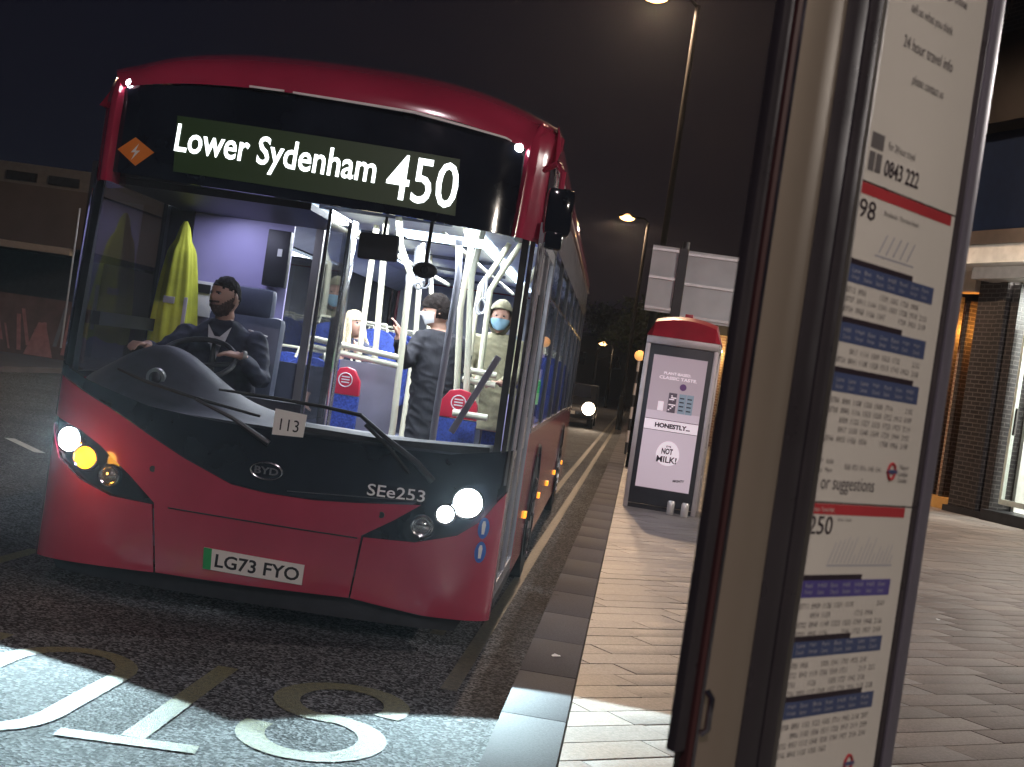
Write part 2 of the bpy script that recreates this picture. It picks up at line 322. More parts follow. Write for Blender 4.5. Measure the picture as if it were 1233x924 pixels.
# pavement: kerb stones, slabs laid askew to the kerb
def stone(name, cols, rough, sc_, speck=0.35, rv=0.12):
    m, nt, b = nodes(name); L = nt.links
    oi = nt.nodes.new('ShaderNodeObjectInfo'); gi = nt.nodes.new('ShaderNodeNewGeometry'); tc = nt.nodes.new('ShaderNodeTexCoord')
    ad = nt.nodes.new('ShaderNodeMath'); ad.operation = 'ADD'; L.new(oi.outputs['Random'], ad.inputs[0]); L.new(gi.outputs['Random Per Island'], ad.inputs[1])
    fr = nt.nodes.new('ShaderNodeMath'); fr.operation = 'FRACT'; L.new(ad.outputs[0], fr.inputs[0])
    r = nt.nodes.new('ShaderNodeValToRGB'); r.color_ramp.interpolation = 'LINEAR'
    r.color_ramp.elements[0].color = (*cols[0], 1); r.color_ramp.elements[1].color = (*cols[-1], 1)
    for i, c in enumerate(cols[1:-1]): e = r.color_ramp.elements.new((i + 1) / (len(cols) - 1)); e.color = (*c, 1)
    L.new(fr.outputs[0], r.inputs['Fac'])
    n = nt.nodes.new('ShaderNodeTexNoise'); n.inputs['Scale'].default_value = sc_; n.inputs['Detail'].default_value = 10; n.inputs['Roughness'].default_value = 0.7
    L.new(gi.outputs['Position'], n.inputs['Vector'])
    n2 = nt.nodes.new('ShaderNodeTexNoise'); n2.inputs['Scale'].default_value = 1.3; n2.inputs['Detail'].default_value = 6; L.new(gi.outputs['Position'], n2.inputs['Vector'])
    mr = nt.nodes.new('ShaderNodeMapRange'); mr.inputs['From Min'].default_value = 0.3; mr.inputs['From Max'].default_value = 0.7; mr.inputs['To Min'].default_value = 1 - speck; mr.inputs['To Max'].default_value = 1 + speck
    L.new(n.outputs['Fac'], mr.inputs['Value'])
    mr2 = nt.nodes.new('ShaderNodeMapRange'); mr2.inputs['From Min'].default_value = 0.3; mr2.inputs['From Max'].default_value = 0.7; mr2.inputs['To Min'].default_value = 0.75; mr2.inputs['To Max'].default_value = 1.15
    L.new(n2.outputs['Fac'], mr2.inputs['Value'])
    mu = nt.nodes.new('ShaderNodeMath'); mu.operation = 'MULTIPLY'; L.new(mr.outputs[0], mu.inputs[0]); L.new(mr2.outputs[0], mu.inputs[1])
    vm = nt.nodes.new('ShaderNodeVectorMath'); vm.operation = 'SCALE'; L.new(r.outputs['Color'], vm.inputs[0]); L.new(mu.outputs[0], vm.inputs['Scale'])
    L.new(vm.outputs[0], b.inputs['Base Color']); b.inputs['Specular IOR Level'].default_value = .3
    vo = nt.nodes.new('ShaderNodeTexVoronoi'); vo.inputs['Scale'].default_value = 2.6; L.new(gi.outputs['Position'], vo.inputs['Vector'])
    ms = nt.nodes.new('ShaderNodeMapRange'); ms.inputs['From Min'].default_value = .045; ms.inputs['From Max'].default_value = .065; ms.inputs['To Min'].default_value = .45; ms.inputs['To Max'].default_value = 1; L.new(vo.outputs['Distance'], ms.inputs['Value'])
    v2 = nt.nodes.new('ShaderNodeVectorMath'); v2.operation = 'SCALE'; L.new(vm.outputs[0], v2.inputs[0]); L.new(ms.outputs[0], v2.inputs['Scale']); L.new(v2.outputs[0], b.inputs['Base Color'])
    m3 = nt.nodes.new('ShaderNodeMapRange'); m3.inputs['To Min'].default_value = rough - rv; m3.inputs['To Max'].default_value = rough + rv; L.new(n2.outputs['Fac'], m3.inputs['Value']); L.new(m3.outputs[0], b.inputs['Roughness'])
    bp = nt.nodes.new('ShaderNodeBump'); bp.inputs['Strength'].default_value = 0.5; bp.inputs['Distance'].default_value = 0.004; L.new(n.outputs['Fac'], bp.inputs['Height']); L.new(bp.outputs[0], b.inputs['Normal'])
    return m
SLAB = stone('paving_stone', [(0.18, 0.155, 0.145), (0.25, 0.218, 0.20), (0.205, 0.18, 0.17), (0.29, 0.25, 0.225)], 0.5, 70)
KERB = stone('kerb_granite', [(0.060, 0.052, 0.060), (0.085, 0.075, 0.084)], 0.82, 90)
MORT = mat('dark_joint_sand', (0.035, 0.032, 0.03), 0.9, var=0.3, scale=40)
pave = MB().b2((-0.395, -30, -0.02), (30, 300, 0.108)).build('pavement', MORT); pave['kind'] = 'structure'
kb = None
for i in range(46):
    y = -1.2 + i * 0.9
    if kb is None:
        kb = MB().b2((-0.40, 0.004, -0.02), (-0.11, 0.896, 0.121)).build('kerb_stone', KERB, pave, bevel=0.008)
        o = kb
    else:
        o = kb.copy(); C.objects.link(o)
    o.location = (0, y, random.uniform(-.001, .001))
mb = MB(); mb.b2((-0.40, 40.2, -0.02), (-0.11, 299, 0.12)); mb.build('kerb', KERB, pave)
# slabs: courses along direction CB, each WS wide, slabs LS long
WS, LS = 0.215, 0.72
th = R(52); CB = Vector((math.sin(th), math.cos(th), 0)); CA = Vector((-math.cos(th), math.sin(th), 0))
def clip(poly, x0):
    out = []
    for i in range(len(poly)):
        a, b_ = poly[i], poly[(i + 1) % len(poly)]
        ia, ib = a[0] >= x0, b_[0] >= x0
        if ia: out.append(a)
        if ia != ib:
            t = (x0 - a[0]) / (b_[0] - a[0]); out.append((x0, a[1] + t * (b_[1] - a[1])))
    return out
cell = []
rs = random.Random(4)
for ja in range(-30, 260):
    off = rs.random() * LS
    for ib in range(-60, 60):
        s0 = ib * LS + off
        c0 = CA * (ja * WS) + CB * s0
        cs = [c0, c0 + CB * LS, c0 + CB * LS + CA * WS, c0 + CA * WS]
        cx = sum(p.x for p in cs) / 4; cy = sum(p.y for p in cs) / 4
        if cy < 3.2 or cy > 44 or max(p.x for p in cs) < -0.09: continue
        dx, dy = cx * math.cos(yaw) + cy * math.sin(yaw), -cx * math.sin(yaw) + cy * math.cos(yaw)
        if dx / dy > 0.47 or dx / dy < -0.2: continue
        cell.append((cy + 0.3 * abs(cx), c0.copy(), cs))
cell.sort(key=lambda t: t[0])
shared = None; rest = MB(); g = 0.0045
def slab_poly(a, b_, c_, d_):  return a, b_, c_, d_
n_obj = 0
for k, (_, c0, cs) in enumerate(cell):
    inset = [cs[0] + CB * g + CA * g, cs[1] - CB * g + CA * g, cs[2] - CB * g - CA * g, cs[3] + CB * g - CA * g]
    poly = [(p.x, p.y) for p in inset]
    clipped = min(p.x for p in inset) < -0.103
    if clipped: poly = clip(poly, -0.103)
    if len(poly) < 3: continue
    top = 0.12 + rs.uniform(-.0015, .0015)
    if n_obj < 300:
        if clipped:
            MB().prism(poly, 0.1, top).build('paving_slab', SLAB, pave)
        else:
            if shared is None:
                shared = MB().prism([(g, g), (LS - g, g), (LS - g, WS - g), (g, WS - g)], -0.02, 0.0).build('paving_slab', SLAB, pave, bevel=0.003).data
                o = C.objects[-1] if False else [q for q in pave.children if q.data == shared][0]
            else:
                o = link('paving_slab', shared, None, pave)
            o.location = (c0.x, c0.y, top); o.rotation_euler = (rs.uniform(-.002, .002), 0, math.atan2(CB.y, CB.x))
        n_obj += 1
    else:
        n = len(poly); rest.add([(x, y, 0.1) for x, y in poly] + [(x, y, top) for x, y in poly], [tuple(range(n, 2 * n))] + [(i, (i + 1) % n, n + (i + 1) % n, n + i) for i in range(n)])
rest.build('paving_slabs', SLAB, pave)['kind'] = 'stuff'
far_pave = MB().b2((-19, -30, -0.02), (-13.2, 300, 0.12)).build('pavement', KERB); far_pave['kind'] = 'structure'
MB().b2((9, 44, 0.1), (30, 299, 0.119)).build('far_paving', KERB, pave)

# ------------------------------------------------------------------ the bus
BUS = thing('city_bus', 'red single-deck bus to Lower Sydenham stopped at the kerb with lit headlights', 'bus', (-1.98, 7.36, 0), R(1.3))
BMW = Matrix.Translation((-1.98, 7.36, 0)) @ Matrix.Rotation(R(1.3), 4, 'Z')
HW = 1.33; LEN = 11.6
def FY(X, Z):
    s = min(abs(X) / HW, 0.99995)
    return 0.12 * s * s + 0.22 * (1 - math.sqrt(1 - s ** 6)) + 0.10 * max(0, (Z - 1.0) / 1.9) ** 1.6
XC = [x * 0.1 for x in range(-10, 11)] + [s * x for s in (-1, 1) for x in (1.06, 1.12, 1.17, 1.21, 1.245, 1.27, 1.29, 1.305, 1.316, 1.324)]
def halfclip(poly, ax, c, sgn):
    out = []
    for i in range(len(poly)):
        a, b_ = poly[i], poly[(i + 1) % len(poly)]
        ia, ib = (a[ax] - c) * sgn >= 0, (b_[ax] - c) * sgn >= 0
        if ia: out.append(a)
        if ia != ib:
            t = (c - a[ax]) / (b_[ax] - a[ax]); q = (a[0] + t * (b_[0] - a[0]), a[1] + t * (b_[1] - a[1])); out.append(q)
    return out
def patch(name, poly, m, parent, off=0.0, thick=0.02, zc=0.12):
    poly = [(max(-HW, min(HW, x)), z) for x, z in poly]
    x0 = min(p[0] for p in poly); x1 = max(p[0] for p in poly); z0 = min(p[1] for p in poly); z1 = max(p[1] for p in poly)
    tris = [[poly[k] for k in t] for t in tessellate_polygon([[Vector((x, z, 0)) for x, z in poly]])]
    xs = [x0] + sorted(x for x in XC if x0 + .001 < x < x1 - .001) + [x1]; nz = max(1, int((z1 - z0) / zc)); zs = [z0 + (z1 - z0) * k / nz for k in range(nz + 1)]
    bm = bmesh.new()
    for t in tris:
        for a, b_ in zip(xs, xs[1:]):
            if max(p[0] for p in t) < a or min(p[0] for p in t) > b_: continue
            c1 = halfclip(halfclip(t, 0, a, 1), 0, b_, -1)
            if len(c1) < 3: continue
            for c, d_ in zip(zs, zs[1:]):
                c2 = halfclip(halfclip(c1, 1, c, 1), 1, d_, -1)
                u = []
                for p in c2:
                    if not u or (abs(p[0] - u[-1][0]) + abs(p[1] - u[-1][1])) > 1e-5: u.append(p)
                if len(u) > 2 and (abs(u[0][0] - u[-1][0]) + abs(u[0][1] - u[-1][1])) < 1e-5: u.pop()
                if len(u) < 3: continue
                ar = sum(u[k][0] * u[(k + 1) % len(u)][1] - u[(k + 1) % len(u)][0] * u[k][1] for k in range(len(u))) / 2
                if abs(ar) < 1e-7: continue
                if ar < 0: u = u[::-1]
                bm.faces.new([bm.verts.new((x, 0, z)) for x, z in u])
    bmesh.ops.remove_doubles(bm, verts=bm.verts, dist=1e-5)
    for v in bm.verts: v.co.y = FY(v.co.x, v.co.z) + off
    for f in bm.faces: f.normal_update()
    if sum(f.normal.y for f in bm.faces) > 0:
        for f in bm.faces: f.normal_flip()
    for f in bm.faces: f.smooth = True
    if thick:
        fr = bm.faces[:]
        ret = bmesh.ops.extrude_face_region(bm, geom=fr)
        nv = [v for v in ret['geom'] if isinstance(v, bmesh.types.BMVert)]
        for v in nv: v.co.y -= 0
        # the extruded copy stays in front; push the original back
        orig = [v for v in bm.verts if v not in set(nv)]
        for v in orig: v.co.y += thick
        for e in bm.edges:
            if len(e.link_faces) == 2 and e.calc_face_angle(0) > R(40): e.smooth = False
    me = bpy.data.meshes.new(name); bm.to_mesh(me); bm.free()
    return link(name, me, m, parent)
def onfront(off): return lambda x, z: (x, FY(x, z) + off, z)
# bumper and nose
patch('front_panel', [(-.585, .596), (-.52, .216), (.02, .228), (.567, .245), (.588, .593), (.75, .70), (.885, .803), (.53, .765), (.3, .746), (.04, .746), (-.16, .763), (-.44, .862), (-.66, .958), (-.79, 1.018), (-.92, 1.073), (-1.33, 1.225), (-1.33, .99), (-1.25, .965), (-1.1, .93), (-.95, .86), (-.75, .725)], RED, BUS)
patch('bumper_corner', [(.6, .585), (.576, .244), (.98, .20), (1.33, .19), (1.33, .92), (1.29, .87), (1.22, .755), (1.1, .66), (.88, .595)], RED, BUS)
patch('bumper_corner', [(-.597, .585), (-.532, .214), (-.98, .19), (-1.33, .17), (-1.33, .93), (-1.29, .87), (-1.22, .745), (-1.05, .65), (-.85, .592)], RED, BUS)
patch('lower_windscreen_mask', [(-1.33, 1.29), (-1.1, 1.21), (-.7, 1.12), (-.3, 1.095), (.5, 1.085), (1.0, 1.10), (1.33, 1.16), (1.33, .93), (1.2, .96), (1.05, .93), (.9, .82), (.53, .770), (.3, .751), (.04, .751), (-.16, .768), (-.44, .867), (-.66, .963), (-.79, 1.024), (-.92, 1.079), (-1.33, 1.232)], BLK, BUS, off=0.003)
pk = patch('headlamp_housing', [(.56, .56), (.9, .56), (1.1, .62), (1.25, .72), (1.33, .86), (1.33, .98), (1.2, .985), (1.04, .95), (.88, .83), (.74, .72)], BLK, BUS, off=0.03)
pk2 = patch('headlamp_housing', [(-.56, .56), (-.9, .56), (-1.1, .62), (-1.25, .72), (-1.33, .86), (-1.33, .98), (-1.1, .97), (-.93, .90), (-.74, .745)], BLK, BUS, off=0.03)
# bumper details: tow eye cover, grille slit, lip
for (x, z) in ((.68, .72), (-.62, .78)): MB().disc((x, FY(x, z) - .001, z), .018, 16, depth=.01).build('towing_eye', SATIN, BUS)
patch('bumper_slot', [(-.5, .585), (.57, .58), (.57, .572), (-.5, .577)], SATIN, BUS, off=-.003, thick=.01)
patch('air_dam', [(-1.22, .2), (0, .25), (1.2, .22), (1.15, .12), (-1.15, .12)], SATIN, BUS, off=.06)
def normal_at(x, z):
    a = Vector((x + .01, FY(x + .01, z), z)) - Vector((x - .01, FY(x - .01, z), z)); return Vector((a.y, -a.x, 0)).normalized()
def lamp(name, x, z, r, m, parent, off=-.012, ring=True, lens=None):
    n = normal_at(x, z); n = (n + Vector((0, -1.2, 0))).normalized(); c = Vector((x, FY(x, z) + off + .03, z))
    o = MB().disc(c, r, 28, axis=n, depth=.04, dome=.022).build(name, m, parent, smooth=True)
    if ring:
        mb = MB(); a = n; u = a.cross(Vector((0, 0, 1))).normalized(); q = a.cross(u)
        pts = [c + (u * math.cos(t) + q * math.sin(t)) * (r + .008) + a * .004 for t in [2 * math.pi * k / 28 for k in range(29)]]
        mb.tube(pts, .009, 8).build('bezel', CHR, o, smooth=True)
    return o, c, n
PROJ = mat('clear_projector_lens', (0.7, 0.7, 0.75), 0.08, metal=0.9, var=0.5, scale=60)
lamp('headlight', 1.13, .845, .078, HEADL, BUS)
lamp('daytime_lamp', 1.02, .77, .046, SMALLW, BUS)
lamp('fog_lamp', .905, .688, .048, PROJ, BUS)
lamp('headlight', -1.165, .86, .068, HEADL, BUS)
lamp('indicator_lamp', -1.04, .775, .062, AMBER, BUS)
lamp('fog_lamp', -.875, .70, .048, PROJ, BUS)
for x, z, e in ((1.13, .84, .62), (-1.165, .85, 1.0)):
    spot('headlight_beam', (x, FY(x, z) - .12, z), (0.30 if x > 0 else 0.02, -1.0, 0.42 if x > 0 else 0.42), 1350 * e, (0.66, 0.93, 1.0), 116, 0.04, BUS, .02)
point('indicator_glow', (-1.04, -.12, .76), 2, (1, .42, .05), .05, BUS)
# number plate
pl = patch('number_plate', [(-.262, .400), (.305, .388), (.306, .278), (-.252, .284)], PLATE, BUS, off=-.012, thick=.01)
patch('green_flash', [(-.262, .400), (-.215, .399), (-.206, .283), (-.252, .284)], GREENP, pl, off=-.0135, thick=0)
flat_print('plate_lettering', 'LG73 FYO', -.188, .285, .302, .376, onfront(-.0145), BLACKP, pl, bold=.02, slope=-.015)
# black upper mask with destination display
patch('destination_mask', [(-1.21, 2.40), (-.6, 2.375), (0, 2.365), (.6, 2.36), (1.16, 2.345), (1.15, 2.80), (1.05, 2.87), (.53, 2.932), (-.15, 2.950), (-.655, 2.938), (-1.14, 2.90), (-1.22, 2.84)], BLK, BUS, thick=.03)
dp = patch('destination_display', [(-.80, 2.75), (.815, 2.72), (.835, 2.405), (-.77, 2.435)], DISP, BUS, off=-.006, thick=.004)
flat_print('display_lettering', 'Lower Sydenham', -.785, .372, 2.500, 2.708, onfront(-.010), LEDON, dp, bold=.014, slope=-.028)
flat_print('display_lettering', '450', .435, .828, 2.445, 2.700, onfront(-.010), LEDON, dp, bold=.006, slope=-.02)
dm = patch('hazard_diamond', [(-1.142, 2.527), (-1.035, 2.604), (-.903, 2.528), (-1.007, 2.441)], ORANGE, BUS, off=-.004, thick=.002)
bl = [(-1.005, 2.57), (-1.05, 2.515), (-1.022, 2.518), (-1.04, 2.472), (-.992, 2.53), (-1.02, 2.528)]
patch('lightning_mark', bl, PLATE, dm, off=-.0055, thick=0)
for x, z in ((-1.134, 2.91), (1.121, 2.842)):
    MB().disc((x, FY(x, z) - .012, z), .024, 16, depth=.03, dome=.012).build('marker_lamp', SMALLW, BUS, smooth=True)
# windscreen and its frame
patch('windscreen', [(-1.325, 1.30), (-1.1, 1.215), (-.7, 1.125), (-.3, 1.10), (.5, 1.09), (1.0, 1.105), (1.325, 1.165), (1.30, 2.36), (.6, 2.37), (0, 2.375), (-.6, 2.385), (-1.30, 2.42)], GLASS, BUS, off=.006, thick=0)
patch('windscreen_pillar', [(1.225, 1.13), (1.262, 1.135), (1.25, 2.36), (1.213, 2.36)], SATIN, BUS, off=.004, thick=.03)
patch('pillar_trim_and_streak', [(1.268, 1.14), (1.292, 1.15), (1.285, 2.34), (1.26, 2.34)], CHR, BUS, off=-.002, thick=.02)
patch('pillar_trim_and_streak', [(1.305, .96), (1.318, .96), (1.318, 2.34), (1.305, 2.34)], CHR, BUS, off=-.002, thick=.02)
patch('windscreen_pillar', [(-1.28, 1.28), (-1.22, 1.26), (-1.20, 2.41), (-1.26, 2.41)], SATIN, BUS, off=.004, thick=.03)
patch('pillar_trim_and_streak', [(-1.326, 1.30), (-1.312, 1.30), (-1.30, 2.30), (-1.314, 2.30)], CHR, BUS, off=-.002, thick=.02)
# stickers, badge, fleet number
st = patch('permit_sticker', [(.022, 1.214), (.2, 1.203), (.196, 1.078), (.022, 1.070)], PLATE, BUS, off=-.003, thick=.001)
flat_print('sticker_lettering', '113', .06, .165, 1.10, 1.165, onfront(-.0055), BLACKP, st, bold=.0)
def ring(fn, cx, cz, rx, rz, r, n=36): return MB().tube([fn(cx + rx * math.cos(2 * math.pi * k / n), cz + rz * math.sin(2 * math.pi * k / n)) for k in range(n + 1)], r, 8, cap=False)
bd = ring(onfront(-.008), .022, .868, .088, .046, .006).build('maker_badge', CHR, BUS, smooth=True)
flat_print('badge_lettering', 'BYD', -.045, .089, .848, .888, onfront(-.006), CHR, bd, bold=.03)
flat_print('fleet_number', 'SEe253', .585, .90, .817, .882, onfront(.0005), WHITE, BUS, bold=.008, slope=.01)
for z, s in ((.735, 1), (.60, 0)):
    b1 = [(1.235 + .03 * math.cos(t), z - .02 + .06 * math.sin(t)) for t in [2 * math.pi * k / 20 for k in range(20)]]
    q = patch('access_sticker', b1, BLUEP, BUS, off=-.003, thick=.001)
    patch('pictogram', [(1.228, z - .055), (1.242, z - .055), (1.245, z), (1.24, z + .02), (1.229, z + .02), (1.224, z)], WHITE, q, off=-.0045, thick=0)
patch('bonnet_line', [(.15, .777), (.86, .826), (.86, .822), (.15, .773)], CHR, BUS, off=.0, thick=.004)
# wipers
def fpt(x, z, o): return Vector((x, FY(x, z) + o, z))
wp = MB(); wp.tube([fpt(.93, .945, -.03), fpt(.84, 1.03, -.05), fpt(.66, 1.14, -.05), fpt(.50, 1.246, -.045)], [.022, .02, .015, .011], 8); wp.tube([fpt(.80, .97, -.03), fpt(.68, 1.09, -.045), fpt(.53, 1.20, -.045)], .012, 6)
wr = wp.build('wiper', SATIN, BUS, smooth=True)
MB().tube([fpt(x, z, -.03) for x, z in ((.50, 1.246), (.3, 1.262), (.0, 1.27), (-.3, 1.272))], [.013, .011, .011, .007], 6).build('blade', RUB, wr)
wp = MB(); wp.tube([fpt(.02, 1.02, -.03), fpt(-.2, 1.13, -.04), fpt(-.42, 1.20, -.04)], [.018, .013, .009], 8)
wr = wp.build('wiper', SATIN, BUS, smooth=True)
MB().tube([fpt(x, z, -.03) for x, z in ((-.05, 1.16), (-.42, 1.205), (-.72, 1.255), (-.9, 1.3))], [.008, .011, .011, .007], 6).build('blade', RUB, wr)
# roof dome (front) and roof
def dome_mesh():
    nx, ny = 40, 14; vs = []; fs = []
    for j in range(ny + 1):
        t = j / ny
        for i in range(nx + 1):
            s = -1 + 2 * i / nx; X = s * (1.17 + .13 * min(1, t * 2.2))
            zt = 2.952 - .115 * abs(s) ** 3.2 + (.02 if s > 0 else .045) * abs(s) ** 3.2 * (0 if s > 0 else 1)
            ztop = 3.29 - .20 * abs(s) ** 3
            Z = zt + (ztop - zt) * math.sin(t * math.pi / 2) ** .9
            Y = FY(min(1.15, abs(X)) * (1 if X > 0 else -1), 2.9) - .02 + 1.1 * (1 - math.cos(t * math.pi / 2)) ** 1.1
            vs.append((X, Y, Z))
    for j in range(ny):
        for i in range(nx): a = j * (nx + 1) + i; fs.append((a, a + 1, a + nx + 2, a + nx + 1))
    m = MB().add(vs, fs); return m
dome_mesh().build('roof_dome', RED, BUS, smooth=True, angle=80)
mb = MB(); prof = [(-1.30, 3.05), (-1.2, 3.14), (-.8, 3.235), (0, 3.29), (.8, 3.235), (1.2, 3.14), (1.30, 3.05)]
n = len(prof); mb.add([(x, 1.2, z - .01) for x, z in prof] + [(x, LEN, z - .03) for x, z in prof], [(i, i + 1, n + i + 1, n + i) for i in range(n - 1)])
mb.build('roof', RED, BUS, smooth=True)
# sealing line under the dome, its highlight put into the pale colour
patch('dome_seal', [(-.15, 2.958), (.53, 2.942), (1.05, 2.880), (1.08, 2.868), (1.08, 2.862), (1.05, 2.870), (.53, 2.928), (-.15, 2.946)], mat('pale_sealing_strip', (.8, .76, .72), .4), BUS, off=-.045, thick=.012)
patch('dome_seal', [(-.40, 2.962), (-.2, 2.960), (-.2, 2.948), (-.40, 2.950)], bpy.data.materials['pale_sealing_strip'], BUS, off=-.045, thick=.012)
# red horns framing the display, running down beside the screen
def horn(s):
    rows = [(2.34, 1.15, 1.255, 0), (2.5, 1.155, 1.27, .0), (2.7, 1.16, 1.28, 0), (2.82, 1.16, 1.285, 0), (2.90, 1.17, 1.28, .02), (2.97, 1.19, 1.265, .06), (3.02, 1.21, 1.245, .12)]
    vs = []; fs = []; k = 6
    for z, a, b_, bk in rows:
        for i in range(k):
            t = i / (k - 1); x = a + (b_ - a) * t
            vs.append((s * x, FY(x, z) - .045 * math.sin(min(1, t * 1.3) * math.pi) ** .5 * 1 - .012 + bk, z))
        vs.append((s * 1.335, FY(1.32, z) + .3 + bk, z)); vs.append((s * (a + .01), FY(a, z) + .25 + bk, z))
    kk = k + 2
    for j in range(len(rows) - 1):
        for i in range(kk): fs.append((j * kk + i, j * kk + (i + 1) % kk, (j + 1) * kk + (i + 1) % kk, (j + 1) * kk + i))
    fs += [tuple(range(kk)), tuple((len(rows) - 1) * kk + i for i in range(kk))]
    return MB().add(vs, fs).build('front_cowl', RED, BUS, smooth=True, angle=55)
horn(1); horn(-1)
# sides
def side_poly(name, s, poly, m, off=0, thick=.03):
    mb = MB(); n = len(poly); x0, x1 = s * (HW + off), s * (HW + off - thick)
    mb.add([(x0, y, z) for y, z in poly] + [(x1, y, z) for y, z in poly], [tuple(range(n)), tuple(range(n, 2 * n))[::-1]] + [(i, (i + 1) % n, n + (i + 1) % n, n + i) for i in range(n)])
    return mb.build(name, m, BUS)
def archpts(yc, r=.56, zb=.25, n=12): return [(yc - r, zb)] + [(yc + r * math.cos(R(180 - 180 * k / n)) * 1, .48 + r * math.sin(R(180 - 180 * k / n))) for k in range(n + 1)] + [(yc + r, zb)]
SIDEG = mat('side_gloss_grey', (.06, .06, .07), .18, var=.3, scale=2, rvar=.08)
SIGNW = emis('side_display_lit', (1, .97, .85), 2.0)
for s in (1, -1):
    y0 = 1.78 if s > 0 else .36
    SIDER = mat('bus_red_side', (0.36, 0.03, 0.06), .09, var=.1, scale=3, spec=.6) if s > 0 else SIDER
    low = [(y0, .25)] + archpts(3.4) + archpts(9.0) + [(LEN, .25), (LEN, 1.2), (y0, 1.2)]
    side_poly('side_panel', s, low, SIDER)
    side_poly('skirt_trim', s, [(y0, 1.2), (LEN, 1.2), (LEN, 1.235), (y0, 1.235)], CHR if s > 0 else SATIN, off=.006)
    side_poly('cant_panel', s, [(.42, 2.46), (LEN, 2.46), (LEN, 2.80), (.42, 2.80)], SIDEG)
    mb = MB(); mb.add([(s * HW, .32, 2.78), (s * (HW + .012), .5, 2.9), (s * 1.30, .6, 3.06), (s * HW, LEN, 2.78), (s * (HW + .012), LEN, 2.9), (s * 1.30, LEN, 3.04), (s * 1.26, .6, 2.8), (s * 1.26, LEN, 2.8)], [(0, 1, 4, 3), (1, 2, 5, 4), (2, 6, 7, 5), (3, 4, 5, 7), (0, 2, 1), (0, 6, 2)])
    mb.build('roof_cove', RED, BUS)
    MB().tube([(s * (HW + .012), .5, 2.80), (s * (HW + .012), LEN, 2.80)], .012, 6).build('rain_gutter', CHR if s > 0 else SATIN, BUS)
    ys = [y0, 3.2, 4.75, 6.3, 7.85, 9.4, 10.6, LEN - .15] if s > 0 else [.42, 1.65, 3.2, 4.75, 6.3, 7.85, 9.4, 10.6, LEN - .15]
    for a, b_ in zip(ys, ys[1:]):
        side_poly('window_pillar', s, [(a, 1.235), (a + .07, 1.235), (a + .07, 2.46), (a, 2.46)], SATIN, off=.002)
        wd = side_poly('window', s, [(a + .072, 1.237), (b_ - .002, 1.237), (b_ - .002, 2.458), (a + .072, 2.458)], SGLASS, off=-.008, thick=.002)
        if s > 0:
            mb = MB().b2((HW + .004, a + .09, 2.12), (HW - .006, b_ - .01, 2.135)); mb.build('hopper_rail', CHR, wd)
    side_poly('window_pillar', s, [(LEN - .15, 1.235), (LEN, 1.235), (LEN, 2.46), (LEN - .15, 2.46)], SATIN, off=.002)
    for yw in (3.4, 9.0):
        wh = MB().tube([(s * 1.30, yw, .48), (s * 1.325, yw, .48), (s * 1.335, yw, .48), (s * 1.02, yw, .48)][1:], [.47, .48, .48][:3], 40).build('wheel', RUB, BUS, smooth=True)
        MB().disc((s * 1.338, yw, .48), .29, 32, axis=(s, 0, 0), depth=.02, dome=-.06).build('rim', STEEL, wh, smooth=True)
        for k in range(10):
            t = 2 * math.pi * k / 10; MB().disc((s * 1.35, yw + .2 * math.cos(t), .48 + .2 * math.sin(t)), .018, 8, axis=(s, 0, 0), depth=.03).build('wheel_nut', CHR, wh)
        MB().tube([(s * 1.345, yw + .30 * math.cos(t), .48 + .30 * math.sin(t)) for t in [2 * math.pi * k / 32 for k in range(33)]], .014, 6).build('wheel_trim_ring', CHR, wh)
        mb = MB(); pts = archpts(yw, .57)[1:-1]; mb.tube([(s * (HW + .004), y, z) for y, z in pts], .014, 6); mb.build('wheel_arch', SATIN, BUS)
    for y, z in ((2.62, .57), (4.6, .55), (6.3, .53), (8.1, .52), (10.4, .5)):
        MB().box((s * (HW + .008), y, z), (.016, .11, .045)).build('side_marker', SIDEAMB, BUS)
DOORM = mat('silver_door_frame', (.5, .5, .54), .25, metal=.6)
# front door: two glazed leaves
for k, (a, b_) in enumerate(((.44, 1.08), (1.10, 1.74))):
    mb = MB()
    for p, q in (((a, .30), (a + .05, 2.40)), ((b_ - .05, .30), (b_, 2.40)), ((a + .05, .30), (b_ - .05, .38)), ((a + .05, 2.33), (b_ - .05, 2.40))): mb.b2((HW - .03, p[0], p[1]), (HW, q[0], q[1]))
    d = mb.build('door', DOORM, BUS)
    MB().b2((HW - .016, a + .05, .38), (HW - .012, b_ - .05, 2.33)).build('door_glass', CGLASS, d)
    MB().tube([(HW - .06, (a + b_) / 2, .7), (HW - .08, (a + b_) / 2, 1.5)], .016, 8).build('door_handle', CREAM, d, smooth=True)
side_poly('door_header', 1, [(.42, 2.41), (1.78, 2.41), (1.78, 2.46), (.42, 2.46)], SATIN)
side_poly('door_post', 1, [(.345, .22), (.43, .22), (.43, 2.46), (.345, 2.46)], DOORM, off=-.004)
side_poly('door_step', 1, [(.43, .24), (1.78, .24), (1.78, .295), (.43, .295)], SATIN)
side_poly('corner_post', -1, [(.34, 1.2), (.43, 1.2), (.43, 2.46), (.34, 2.46)], SATIN)
